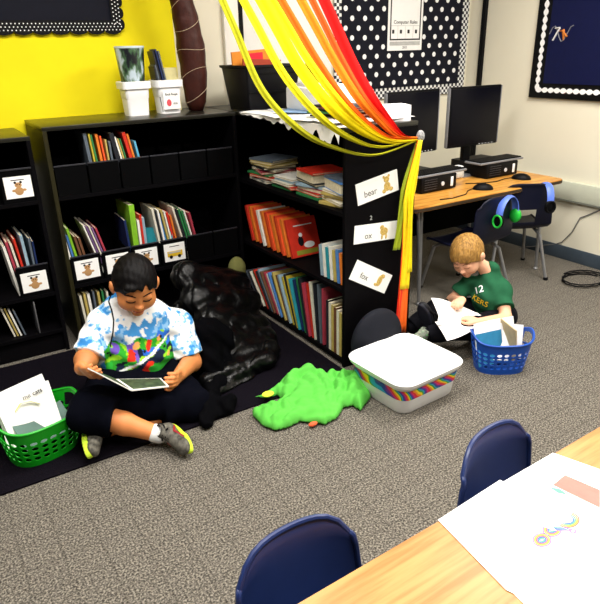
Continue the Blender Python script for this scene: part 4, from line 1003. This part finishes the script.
# cords
tag(B().tube([(WR-.006, P(580, 215, x=WR-.01).y-.2, P(580, 215, x=WR-.01).z+.1)]+[P(u, v, x=WR-.008) for u, v in ((580, 218), (572, 232), (562, 242), (556, 244))]+[(WR-.02, 2.85, .03), (WR-.05, 2.95, .004)], .004, 8).build('wall_cord', mat('grey_cord', '#6a6a6a')), 'grey cord hanging along the lower right wall', 'cord')
a = P(574, 284, z=.005)
tag(B().tube([(a.x+.35*math.cos(k*.5)*.45+.1, a.y+.12*math.sin(k*.5), .006+.001*k) for k in range(30)], .005, 8).build('power_cord', RUBBER), 'coiled black power cord on the carpet at the right edge', 'cord')

# ================================================================ people
SKIN1 = mat('warm_tan_skin', '#d4864f', .5, .3, var=.03, scale=20)
SKIN2 = mat('fair_skin', '#eab08e', .5, .35, var=.03, scale=20)
def nrm(v): v = np.array(v, float); return v/np.linalg.norm(v)
def flatcap(S, a, b, ra, rb, k=.02):
    """tapered limb sleeve with a flat end at b"""
    a = np.array(a, float); b = np.array(b, float); d = b-a; L = np.linalg.norm(d); d = d/L; e = b+d*.03
    r = S._reg(a, e, max(ra, rb)+k+.055)
    sl, (X, Y, Z) = r
    t = np.clip(((X-a[0])*d[0]+(Y-a[1])*d[1]+(Z-a[2])*d[2])/L, 0, 1.3)
    q = np.sqrt((X-a[0]-t*d[0]*L)**2+(Y-a[1]-t*d[1]*L)**2+(Z-a[2]-t*d[2]*L)**2)-(ra+(rb-ra)*t)
    pl_ = (X-b[0])*d[0]+(Y-b[1])*d[1]+(Z-b[2])*d[2]
    S._min(sl, np.maximum(q, pl_), k)
def head(S, c, f, u, sc=1., cheek=1., look=0):
    c = np.array(c, float); f = nrm(f); u = np.array(u, float); u = nrm(u-f*(u@f)); r = np.cross(f, u); A = (r, f, u)
    E = lambda rr, ff, uu, rad, k: S.ell(c+(r*rr+f*ff+u*uu)*sc, np.array(rad)*sc, A, k)
    E(0, -.008, .012, (.076, .092, .084), .01)
    E(0, .028, -.045, (.058*cheek, .055, .052), .03)
    for s in (-1, 1):
        E(s*.034, .048, -.038, (.030*cheek, .030, .032), .02)
        E(s*.029, .074, -.004, (.020, .010, .012), .008)
        E(s*.080, -.004, -.012, (.009, .018, .026), .006); E(s*.088, -.009, -.006, (.006, .016, .022), .004)
        E(s*.010, .090, -.036, (.007, .007, .006), .004)
    E(0, .080, -.018, (.009, .012, .020), .008); E(0, .095, -.034, (.0095, .010, .009), .006)
    E(0, .080, -.058, (.020, .012, .006), .004); E(0, .077, -.067, (.017, .011, .006), .004)
    E(0, .066, -.085, (.022, .018, .014), .012)
    return c, r, f, u
def drape(bvh, fr, pts, rad, mtl, name, par, org, sc=1., flat=.5, lift=.0):
    c, r, f, u = fr; out = []
    for rr, uu in pts:
        o = c+(r*rr+u*uu)*sc+f*.2; h = bvh.ray_cast(Vector(o-np.array(org)), Vector(-f))
        if h[0] is not None: out.append(h[0]+Vector(f)*lift)
    if len(out) > 1: return B().tube(out, rad, 7, flat=1).build(name, mtl, par)
def hand(S, w, fwd, back, thumb, sc=1., curl=(25, 35, 25), spread=.10, tc=.5):
    w = np.array(w, float); fwd = nrm(fwd); back = np.array(back, float); back = nrm(back-fwd*(back@fwd)); sd = np.cross(fwd, back)*thumb
    kn = []
    for i, (o, L, fl) in enumerate(((.020, .050, .042), (.007, .054, .048), (-.006, .052, .044), (-.018, .047, .035))):
        k = w+(fwd*L+sd*o)*sc; S.cap(w+sd*o*.5*sc, k, .0125*sc, .0095*sc, .006); kn.append((k, fl, o))
    for k, fl, o in kn:
        d = nrm(fwd+sd*o*spread*12); a = 0; p = k
        for seg, (fr_, cu) in enumerate(zip((.44, .31, .25), curl)):
            a += math.radians(cu); dd = d*math.cos(a)-back*math.sin(a); q = p+dd*fl*fr_*1.05*sc
            S.cap(p, q, (.0080-.0008*seg)*sc, (.0073-.0008*seg)*sc, .0022); p = q
    t0 = w+(fwd*.012+sd*.014)*sc; t1 = t0+(fwd*.022+sd*.020-back*.010)*sc; t2 = t1+(fwd*.024+sd*.004-back*.012*tc)*sc; t3 = t2+(fwd*.018-sd*.004-back*.012*tc)*sc
    S.cap(t0, t1, .0125*sc, .0095*sc, .006); S.cap(t1, t2, .0088*sc, .008*sc, .003); S.cap(t2, t3, .008*sc, .0065*sc, .003)
def shoe(par, org, ankle, toe, up, L, cols, label, h=.004):
    """ankle = collar centre over the heel, toe direction, up = from sole to ankle"""
    X = nrm(toe); U = np.array(up, float); U = nrm(U-X*(U@X)); Sd = np.cross(X, U); a = np.array(ankle, float)
    base = a-U*.055
    pt = lambda x, s, z: base+X*x*L+Sd*s*L+U*z
    Lo = a-.28; Hi = a+.28
    S = SDF(Lo, Hi, h); A = (X, Sd, U)
    S.ell(pt(.02, 0, .028), (.20*L, .17*L, .030), A, .02); S.ell(pt(.32, 0, .026), (.30*L, .17*L, .028), A, .02); S.ell(pt(.58, 0, .02), (.20*L, .18*L, .020), A, .015)
    S.cap(pt(.0, 0, .03), pt(-.01, 0, .062), .030, .029, .012); S.cap(pt(.10, 0, .055), pt(.42, 0, .034), .022, .020, .012)
    S.cap(pt(-.01, 0, .05), pt(-.02, 0, .09), .021, .019, .004, sub=True)
    up_ = link('shoe', S.mesh(org), cols[0], par, True, 0); up_['label'] = label
    # sole outline prism with raised toe
    out = []
    for k in range(28):
        t = 2*PI*k/28; x = .27+.51*math.cos(t); w_ = .185*math.sin(t)*(1.06 if math.cos(t) > 0 else .86)
        out.append((x*L, w_*L))
    M = Matrix.Identity(4)
    for i in range(3): M[i][0], M[i][1], M[i][2], M[i][3] = X[i], Sd[i], U[i], base[i]-org[i]
    so = B().prism(out, -.008, .014, M=M, bev=.003).build('sole', cols[1], up_)
    b = B()
    for k in range(5):
        x = .14+k*.075; z = .078-.085*(x-.1)
        b.tube([M@Vector((x*L, -.09*L, z-.010)), M@Vector(((x+.02)*L, 0, z)), M@Vector((x*L, .09*L, z-.010))], .003, 6)
    b.tube([M@Vector((.13*L, s_*.10*L, .075-abs(s_)*.01)) for s_ in (-1.6, -1, 0, 1, 1.6)], .0035, 6)
    b.build('laces', cols[2], up_)
    b = B()
    for s_ in (-1, 1): b.tube([M@Vector((.02*L, s_*.165*L, .02)), M@Vector((.22*L, s_*.16*L, .038)), M@Vector((.45*L, s_*.165*L, .018))], .006, 6, flat=.6)
    b.build('side_stripe', cols[3], up_)
    M2 = M@Matrix.Translation((-.01*L, 0, .066)); B().tube([M2@Vector((.027*math.cos(PI*k/9)*1.0, .024*math.sin(PI*k/9), 0)) for k in range(18)], .006, 8, closed=True).build('collar', cols[4], up_)
    return up_

# ---- boy in tie-dye, cross-legged, reading
O1 = np.array((.66, 2.48, .008))
boy = thing('person', 'dark-haired boy in blue and white tie-dye shirt reading cross-legged on the rug', 'person', tuple(O1))
hc = np.array(pp(135, 284, 2.42)); neck = np.array(pp(137, 312, 2.52)); 
fdir = nrm((-.14, -.86, -.40)); udir = (.04, -.25, 1)
chest = np.array((.665, 2.53, .36)); belly = np.array((.655, 2.50, .22)); pel = np.array((.66, 2.56, .125))
shL = np.array(pp(103, 326, 2.53)); shR = np.array(pp(176, 324, 2.53))
elL = np.array(pp(86, 360, 2.44)); elR = np.array(pp(191, 362, 2.42))
wrL = np.array(pp(82, 368, 2.27)); wrR = np.array(pp(180, 374, 2.26))
knL = np.array(pp(90, 413, 2.21)); knR = np.array(pp(190, 404, 2.22))
anL = np.array(pp(158, 434, 2.07)); anR = np.array(pp(104, 430, 2.22))
hpL = pel+np.array((-.08, -.02, -.01)); hpR = pel+np.array((.08, -.02, -.01))
print('BOY1', [np.round(v, 2).tolist() for v in (hc, neck, shL, shR, elL, elR, wrL, wrR, knL, knR, anL, anR)])
S = SDF((.20, 1.9, -.02), (1.10, 2.76, .86), .0045)
fr1 = head(S, hc, fdir, udir, 1.13, 1.15)
S.cap(neck, hc-np.array(fdir)*.03-np.array((0, 0, .04)), .055, .05, .02)
S.cap(chest, neck, .10, .055, .04); S.ell(chest, (.14, .10, .11), None, .04); S.ell(belly, (.145, .125, .13), None, .04); S.ell(pel, (.14, .12, .10), None, .04)
for sh, el, wr in ((shL, elL, wrL), (shR, elR, wrR)):
    S.cap(chest+np.array((0, 0, .05)), sh, .07, .052, .03); S.cap(sh, el, .052, .047, .02); S.cap(el, wr, .045, .030, .02)
for hp, kn, an in ((hpL, knL, anL), (hpR, knR, anR)):
    S.cap(hp, kn, .085, .058, .03); S.cap(kn, (kn+an)/2, .050, .045, .02); S.cap((kn+an)/2, an, .045, .032, .02)
bA_ = np.array(pp(116, 379, 2.27)); bB_ = np.array(pp(132, 390, 2.12)); bC = np.array(pp(161, 378, 2.25)); bD = np.array(pp(169, 386, 2.11)); bE = np.array(pp(82, 365, 2.24)); bF = np.array(pp(97, 372, 2.10))
hand(S, wrL, np.array(pp(95, 378, 2.12))-wrL, (-.3, -.8, -.1), 1, 1.25, (15, 35, 30))
hand(S, wrR, np.array(pp(166, 389, 2.09))-wrR, (.3, -.85, .0), -1, 1.3, (15, 35, 30))
me = S.mesh(O1, 1); bvh = BVHTree.FromPolygons([v.co for v in me.vertices], [p.vertices for p in me.polygons])
body = link('body', me, SKIN1, boy, True, 0)
HAIR1 = mat('black_hair', '#060405', .55, .15, var=.4, scale=60, bump=.25, bscale=260)
c, r, f, u = fr1
def H_cut(H, c, r, n, d, jag):
    g = [H.lo[k]+H.h*np.arange(H.n[k], dtype=np.float32) for k in range(3)]; X, Y, Z = np.meshgrid(*g, indexing='ij')
    s = (X-c[0])*r[0]+(Y-c[1])*r[1]+(Z-c[2])*r[2]
    return d+jag*np.sin(s*75+.6)+jag*.6*np.sin(s*190)+.030*np.exp(-((s+.028)/.012)**2)*(jag > .005)-(X*n[0]+Y*n[1]+Z*n[2])
def hair(fr, sc, org, m_, name, par, k=(.083, .100, .095), line=(.078, .048), back=(-.035, -.075), extra=(), noise=.0015, h=.004, fr2=40, jag=.003):
    c, r, f, u = fr
    H = SDF(c-.19*sc, c+.19*sc, h); A = (r, f, u)
    H.ell(c+(-f*.010+u*.016)*sc, np.array(k)*sc, A, .01)
    for e in extra: H.ell(c+(r*e[0]+f*e[1]+u*e[2])*sc, np.array(e[3])*sc, A, .008)
    H.folds(lambda X, Y, Z: noise*np.sin(((X-c[0])*r[0]+(Y-c[1])*r[1]+(Z-c[2])*r[2])*fr2*8)+noise*np.sin(X*130+Y*90+Z*110)+noise*np.sin(X*310-Z*250))
    a = np.array(line); b = np.array(back); d = a-b; n2 = np.array((-d[1], d[0])); n2 /= np.linalg.norm(n2); n3 = f*n2[0]+u*n2[1]
    H.D[:] = np.maximum(H.D, H_cut(H, c, r, n3, n3@(c+(f*a[0]+u*a[1])*sc), jag))
    return link(name, H.mesh(org, 1), m_, par, True, 0)
hair(fr1, 1.13, O1, HAIR1, 'hair', boy, line=(.084, .040), back=(-.040, -.066), noise=.0007, jag=.006, k=(.083, .100, .100), extra=((.015, .070, .046, (.042, .020, .020)),))
B().ell((0, 0, 0), (.018, .006, .022)).bm.free()
for s_ in (-1, 1):
    drape(bvh, fr1, [(s_*.014, -.009), (s_*.024, -.014), (s_*.036, -.014), (s_*.046, -.009)], .0031, HAIR1, 'eyelashes', boy, O1, 1.13)
    drape(bvh, fr1, [(s_*.013, .010), (s_*.026, .015), (s_*.040, .014), (s_*.051, .008)], [.002, .0036, .0034, .0018], HAIR1, 'eyebrow', boy, O1, 1.13)
    drape(bvh, fr1, [(s_*.006, -.0405), (s_*.010, -.0405)], .0018, mat('dark_nostril', '#5a2a1a'), 'nostril', boy, O1, 1.13)
drape(bvh, fr1, [(-.020, -.0625), (-.010, -.0605), (0, -.0615), (.010, -.0605), (.020, -.0625)], [.0015, .004, .0038, .004, .0015], mat('lip_rose', '#a8503a', .4), 'lips', boy, O1, 1.13)
drape(bvh, fr1, [(-.019, -.0632), (0, -.0634), (.019, -.0632)], .0014, mat('mouth_line', '#4a1a14'), 'mouth_line', boy, O1, 1.13, lift=.003)

# tie-dye shirt
S = SDF((.28, 2.2, .03), (1.08, 2.78, .60), .005)
S.ell(chest+np.array((0, 0, .01)), (.165, .122, .12), None, .05); S.ell(belly, (.172, .148, .135), None, .05); S.ell(pel+np.array((0, .0, .03)), (.165, .135, .08), None, .04)
S.cap(chest+np.array((0, 0, .04)), neck-np.array((0, 0, .012)), .11, .068, .05)
for sh, el in ((shL, elL), (shR, elR)):
    S.cap(chest+np.array((0, 0, .06)), sh, .085, .072, .04); e2 = sh+(el-sh)*.80+np.array((0, 0, -.01)); flatcap(S, sh, e2, .073, .073, .03)
S.cap(neck+np.array((0, -.01, .035)), neck+np.array((0, -.03, .1)), .060, .062, .006, sub=True)
S.folds(lambda X, Y, Z: .0035*np.sin(X*45+Z*38+2.5*np.sin(Z*25+X*9))+.003*np.sin(Z*75+X*20-Y*30))
S.cut((0, 0, 1), .10)
def tie(co, nr):
    p = co; n = len(p); white = np.array(srgb('#f1f3f6')); c = np.tile(white, (n, 1))
    b1 = snoise(p*np.array((1, 1, .6)), 42, 1)+.75*snoise(p, 120, 2)+.4*snoise(p, 260, 3)-.12+.5*(np.abs(p[:, 0]-.655) > .14); lt = np.array(srgb('#7fb8e6')); dk = np.array(srgb('#3a86cc'))
    c[b1 > .55] = lt; c[b1 > 1.0] = dk
    x, y, z = p.T; fx = (x-.655)
    fr_ = (nr[:, 1] < -.15) & (np.abs(fx) < .155) & (y < 2.50)
    blue = fr_ & (z < .405+.015*np.sin(x*120)) & (z > .25) & (snoise(p, 70, 11)+.5*snoise(p, 190, 12) > -.45); c[blue] = np.array(srgb('#4a98de')); c[blue & (b1 > .3)] = np.array(srgb('#8fc0ec'))
    body_ = fr_ & (z < .335+.012*np.sin(x*60)) & (z > .12)
    q = np.stack([x, z*1.3, y*0], -1)
    n1 = snoise(q, 88, 5); n2 = snoise(q, 105, 6); n3 = snoise(q, 92, 7); n4 = snoise(q, 130, 8)
    c[body_] = np.array(srgb('#16243a'))
    def pa(m_, col): c[body_ & m_] = np.array(srgb(col))
    pa((fx < -.02) & (z > .25), '#6a4fb0'); pa((fx > 0) & (z > .27), '#2f6ad0'); pa(n1 > .05, '#2f9a2a'); pa(n2 > .55, '#8fd02a'); pa(n3 > .7, '#d8301e'); pa((n4 > .95), '#e8a05a')
    pa((n3 > .5) & (z < .24), '#d8301e'); pa((n1 > .5) & (z < .26), '#2fae3a'); pa((np.abs(z-(.255+.35*fx)) < .006), '#eef2f2'); pa((n2 < -1.0), '#0e1420')
    return c
me = S.mesh(O1, 1); colour(me, tie, O1)
shirt = link('shirt', me, mat('tie_dye_cotton', '#ffffff', .85, .1, var=.02, attr='tint'), boy, True, 0); shirt['label'] = 'blue and white tie-dye shirt with colourful chest print'
sb = BVHTree.FromPolygons([v.co for v in me.vertices], [p.vertices for p in me.polygons])
def hit(b_, u, v, org):
    d = FW+RT*((u-300)/FPX)-UP*((v-302)/FPX); h = b_.ray_cast(CP-Vector(org), d.normalized()); return h
pts = []
for u_, v_ in ((117, 291), (111, 296), (109, 302), (112, 310), (114, 320), (113, 332), (110, 345), (111, 356)):
    h = hit(sb, u_, v_, O1)
    if h[0] is not None: pts.append(h[0]+h[1]*.003)
if len(pts) > 2: B().tube(pts, .003, 7).build('neck_cord', RUBBER, boy)
rr_ = []
for k in range(24):
    a = 2*PI*k/24; o = Vector(neck+np.array((0, -.005, .012))-O1); d = Vector((math.cos(a), math.sin(a), -.25)); h = sb.ray_cast(o+d*.2, -d)
    rr_.append(Vector((o.x+.067*math.cos(a), o.y+.067*math.sin(a)-.006, o.z+.018+.018*math.sin(a))))
B().tube(rr_, .006, 8, closed=True).build('collar', mat('white_cotton', '#f1f3f6', .85), boy)
# shorts
NVY = mat('black_navy_cotton', '#070810', .95, .03, var=.15, scale=20)
S = SDF((.22, 1.95, -.02), (1.10, 2.78, .36), .005)
S.ell(pel, (.165, .14, .11), None, .04); S.ell((pel+knL+knR)/3+np.array((0, -.02, -.01)), (.20, .16, .085), None, .04); S.cap(pel, pp(132, 402, 2.22), .10, .065, .03)
for hp, kn, an in ((hpL, knL, anL), (hpR, knR, anR)):
    S.cap(hp, kn, .105, .088, .03); flatcap(S, kn, kn+(an-kn)*.36+np.array((0, 0, .012)), .080, .078, .02)
S.folds(lambda X, Y, Z: .004*np.sin(X*50+Y*40+2*np.sin(Y*25))+.003*np.sin(X*30-Y*70))
S.cut((0, 0, 1), .012)
link('shorts', S.mesh(O1, 1), NVY, boy, True, 0)
LIME = mat('lime_rubber', '#c3e03a', .5); GSH = mat('grey_camo_upper', '#55524a', .7, var=.8, scale=45)
REDS = mat('dark_red_trim', '#8a1e22'); ORS = mat('coral_tongue', '#e0503a'); SOCK = mat('white_sock', '#e9e9e6', .9)
right = np.array(RT)
sa = np.array(pp(163, 430, 2.05)); st = np.array(pp(183, 455, 1.90))
st_dir = nrm((.10, -.88, -.16))
shoe(boy, O1, sa+np.array((0.0, 0, -.004)), st_dir, (-.85, -.05, .45), .185, (GSH, LIME, BPLAS, REDS, BPLAS), 'grey shoe with lime sole, pointing at the camera')
sb_ = np.array(pp(99, 428, 2.20))
shoe(boy, O1, sb_+np.array((0, 0, .0)), nrm((-.15, -.75, -.10)), (.85, -.1, .35), .175, (GSH, LIME, mat('pale_lace', '#cfcabc'), GSH, BPLAS), 'grey shoe with lime sole, beside the green basket')
S = SDF(anL-.12, anL+.12, .004); S.cap(anL-(anL-knL)*.04, anL+(anL-knL)*.02, .038, .036, .01)
link('sock', S.mesh(O1), SOCK, boy, True, 0)
# open book in his hands
def slab(b, q, th, mi=0):
    q = [Vector(v) for v in q]; n = (q[1]-q[0]).cross(q[3]-q[0]).normalized()
    if n.z < 0: n = -n
    t = bmesh.new(); A = [t.verts.new(v) for v in q]; C = [t.verts.new(v-n*th) for v in q]
    t.faces.new(A); t.faces.new(C[::-1])
    for k in range(4): t.faces.new((A[k], A[(k+1) % 4], C[(k+1) % 4], C[k]))
    bmesh.ops.recalc_face_normals(t, faces=t.faces[:]); b.add(t, None, mi)
ob_ = (bA_+bB_)/2
t = thing('open_book', 'open board book held by the boy in tie-dye', 'book', tuple(ob_))
def inset(q, s_): c_ = sum(q)/4; return [c_+(v-c_)*s_ for v in q]
qr = [bA_-ob_, bC-ob_, bD-ob_, bB_-ob_]; ql = [bE-ob_, bA_-ob_, bB_-ob_, bF-ob_]
b = B(); slab(b, qr, .005); slab(b, ql, .005); b.build('cover', mat('white_card_cover', '#eceae4', .5), t, False)
PG = mat('dark_green_page', '#3a4a30', .5, var=.7, scale=45)
b = B(); slab(b, [v+np.array((0, 0, .0012)) for v in inset(qr, .9)], .001); slab(b, [v+np.array((0, 0, .0012)) for v in inset(ql, .9)], .001); b.build('page', PG, t, False)

# ---- blond boy with papers
O2 = np.array((2.50, 2.04, 0.))
boy2 = thing('person', 'blond boy in green number 12 shirt sitting on the carpet with papers', 'person', tuple(O2))
hc = np.array(pp(467, 255, 2.13)); fdir = nrm((-.80, -.30, -.55)); udir = (-.5, 0, 1)
neck = np.array(pp(489, 271, 2.08)); chest = np.array(pp(490, 296, 2.05)); pel = np.array((2.56, 2.06, .09)); belly = (chest+pel)/2+np.array((-.01, 0, 0))
shN = np.array(pp(502, 289, 2.0)); shF = np.array(pp(468, 284, 2.17))
elN = np.array(pp(506, 318, 1.90)); elF = np.array(pp(452, 300, 2.20))
wrN = np.array(pp(478, 322, 1.90)); wrF = np.array(pp(462, 300, 2.04))
hpN = pel+np.array((-.02, -.07, 0)); hpF = pel+np.array((-.02, .07, 0))
knN = np.array((2.27, 1.93, .13)); knF = np.array((2.26, 2.20, .14))
anN = np.array(pp(428, 334, 2.05)); anF = np.array((2.06, 2.19, .10))
print('BOY2', [np.round(v, 2).tolist() for v in (hc, neck, chest, shN, shF, elN, elF, wrN, wrF)])
S = SDF((1.85, 1.72, -.02), (2.88, 2.42, .66), .0045)
fr2 = head(S, hc, fdir, udir, 1.0, 1.0)
S.cap(neck, hc-np.array(fdir)*.03-np.array((0, 0, .03)), .036, .036, .02)
S.cap(chest, neck, .075, .038, .03); S.ell(chest, (.075, .095, .09), None, .03); S.cap(chest, pel, .085, .095, .03)
for sh, el, wr in ((shN, elN, wrN), (shF, elF, wrF)):
    S.cap(chest+np.array((0, 0, .04)), sh, .05, .036, .03); S.cap(sh, el, .036, .029, .015); S.cap(el, wr, .029, .020, .015)
for hp, kn, an in ((hpN, knN, anN), (hpF, knF, anF)):
    S.cap(hp, kn, .06, .045, .03); S.cap(kn, an, .040, .028, .02)
pg = np.array(pp(455, 312, 2.0))
hand(S, wrN, np.array(pp(464, 316, 1.97))-wrN, (.1, -.5, .9), -1, .98, (15, 25, 20))
hand(S, wrF, np.array(pp(456, 305, 1.98))-wrF, (-.3, -.2, .9), 1, .98, (25, 35, 25))
me = S.mesh(O2, 1); bvh = BVHTree.FromPolygons([v.co for v in me.vertices], [p.vertices for p in me.polygons])
link('body', me, SKIN2, boy2, True, 0)
HAIR2 = mat('blond_hair', '#9a7238', .6, .25, var=.55, scale=55, bump=.3, bscale=120)
for hm in (HAIR1, HAIR2):
    for n_ in [x for x in hm.node_tree.nodes if x.type == 'TEX_NOISE']:
        mp = hm.node_tree.nodes.new('ShaderNodeMapping'); mp.inputs['Scale'].default_value = (2.2, 2.2, .35); mp.inputs['Rotation'].default_value = (.5, .3, 0)
        hm.node_tree.links.new([x for x in hm.node_tree.nodes if x.type == 'TEX_COORD'][0].outputs['Object'], mp.inputs[0]); hm.node_tree.links.new(mp.outputs[0], n_.inputs['Vector'])
hair(fr2, 1.0, O2, HAIR2, 'hair', boy2, k=(.086, .103, .098), line=(.090, .034), back=(-.060, -.085), noise=.0009, fr2=26, jag=.004)
BRN = mat('brown_brow', '#7a5228')
for s_ in (-1, 1):
    drape(bvh, fr2, [(s_*.015, -.010), (s_*.025, -.014), (s_*.036, -.014), (s_*.045, -.009)], .0018, BRN, 'eyelashes', boy2, O2, 1.0)
    drape(bvh, fr2, [(s_*.014, .010), (s_*.026, .014), (s_*.040, .012)], .0018, BRN, 'eyebrow', boy2, O2, 1.0)
drape(bvh, fr2, [(-.018, -.0625), (-.009, -.0605), (0, -.0615), (.009, -.0605), (.018, -.0625)], [.0012, .003, .003, .003, .0012], mat('pale_lip', '#c8705a', .4), 'lips', boy2, O2, 1.0)
S = SDF((2.2, 1.76, .03), (2.85, 2.36, .52), .0045)
S.ell(chest, (.078, .098, .10), None, .04); S.cap(chest, pel+np.array((0, 0, .0)), .086, .098, .04); S.cap(chest, neck+np.array((.006, 0, .002)), .082, .054, .04)
for sh, el in ((shN, elN), (shF, elF)):
    S.cap(chest+np.array((0, 0, .04)), sh, .060, .044, .03); flatcap(S, sh, sh+(el-sh)*.62, .045, .052, .02)
nd = nrm(hc-neck); S.cap(neck+nd*.045, neck+nd*.11, .038, .05, .004, sub=True)
S.folds(lambda X, Y, Z: .003*np.sin(X*55+Z*50+2*np.sin(Y*30))+.0025*np.sin(Z*80-Y*35+X*15))
S.cut((0, 0, 1), .045)
me = S.mesh(O2, 1); sb = BVHTree.FromPolygons([v.co for v in me.vertices], [p.vertices for p in me.polygons])
shirt = link('shirt', me, mat('forest_green_cotton', '#23583c', .9, .1, var=.1, scale=25), boy2, True, 0)
def chest_text(s_, size, u_, v_, mtl, xaxis):
    h = hit(sb, u_, v_, O2)
    if h[0] is None: print('miss', s_); return
    n = h[1]; M = basis(h[0]+n*.003, xaxis, (0, 0, 1)); X = Vector(xaxis); X = (X-n*X.dot(n)).normalized(); Z = n; Y = Z.cross(X)
    M = Matrix.Identity(4)
    for i in range(3): M[i][0], M[i][1], M[i][2], M[i][3] = X[i], Y[i], Z[i], h[0][i]
    o = text(s_, size, M, mtl, shirt, 'shirt_lettering', .001)
    for v in o.data.vertices:
        q = sb.find_nearest(v.co)
        if q[0] is not None: v.co = q[0]+q[1]*(.0045)
chest_text('12', .058, 479, 290, WHITE, (.75, -.62, .05))
chest_text('KERS', .046, 480, 301, mat('team_yellow', '#f2c21e', .7), (.8, -.55, -.1))
S = SDF((1.85, 1.75, -.02), (2.85, 2.4, .34), .005)
S.ell(pel, (.12, .13, .09), None, .03)
for hp, kn, an in ((hpN, knN, anN), (hpF, knF, anF)):
    S.cap(hp, kn, .078, .062, .03); flatcap(S, kn, kn+(an-kn)*1.02, .058, .046, .02)
S.folds(lambda X, Y, Z: .003*np.sin(X*60+Y*30+2*np.sin(Z*25)))
S.cut((0, 0, 1), .004)
link('trousers', S.mesh(O2, 1), mat('black_trousers', '#0a0a10', .9, .1), boy2, True, 0)
CAMO = mat('camo_upper', '#6d7568', .7, var=.6, scale=70); GLC = mat('green_laces', '#2fc03a', .6)
shoe(boy2, O2, np.array(pp(424, 333, 2.05)), nrm((-.75, -.35, .25)), (.1, -.35, .9), .15, (CAMO, mat('white_sole', '#d8d8d4', .6), GLC, GLC, BPLAS), 'camouflage shoe with green laces')
shoe(boy2, O2, np.array(pp(432, 318, 2.10)), nrm((-.35, .10, .85)), (.75, .35, .4), .17, (mat('black_upper', '#101014', .6), mat('navy_black_sole', '#0e0f1c', .6), BPLAS, BPLAS, BPLAS), 'black shoe with its dark sole turned up')
S = SDF((1.9, 1.85, -.02), (2.3, 2.35, .34), .005); S.cap(anN, (anN+knN)/2, .034, .042, .01); S.cap(anF, (anF+knF)/2, .034, .042, .01)
link('socks', S.mesh(O2), mat('black_trousers', ''), boy2, True, 0)
# papers in his lap
def lap(quad, lift, label, m=PAPER):
    q = [P(u, v, y=y) for u, v, y in quad]; c0 = sum(q, Vector())/4
    def fn(u, v):
        p = q[0].lerp(q[1], u).lerp(q[3].lerp(q[2], u), v); return p-c0+Vector((0, 0, .006*math.sin(u*5+v*3)))
    o = B().grid(fn, 10, 8, thick=.0008).build('paper_sheet', m, loc=tuple(c0)); tag(o, label, 'paper', 'papers held by the blond boy'); return o
lap([(431, 298, 2.10), (458, 303, 2.03), (484, 318, 1.94), (440, 320, 2.02)], 0, 'white sheet at the back of those the blond boy holds')
lap([(441, 304, 2.07), (478, 312, 1.98), (486, 325, 1.90), (437, 325, 1.98)], 0, 'white sheet in the middle of those the blond boy holds')
lap([(435, 322, 2.02), (476, 318, 1.95), (482, 327, 1.88), (447, 341, 1.88)], 0, 'white sheet at the front of those the blond boy holds, hanging lowest')
lap([(464, 322, 1.99), (478, 322, 1.97), (492, 338, 1.84), (478, 337, 1.85)], 0, 'narrow white sheet reaching over the blue basket')
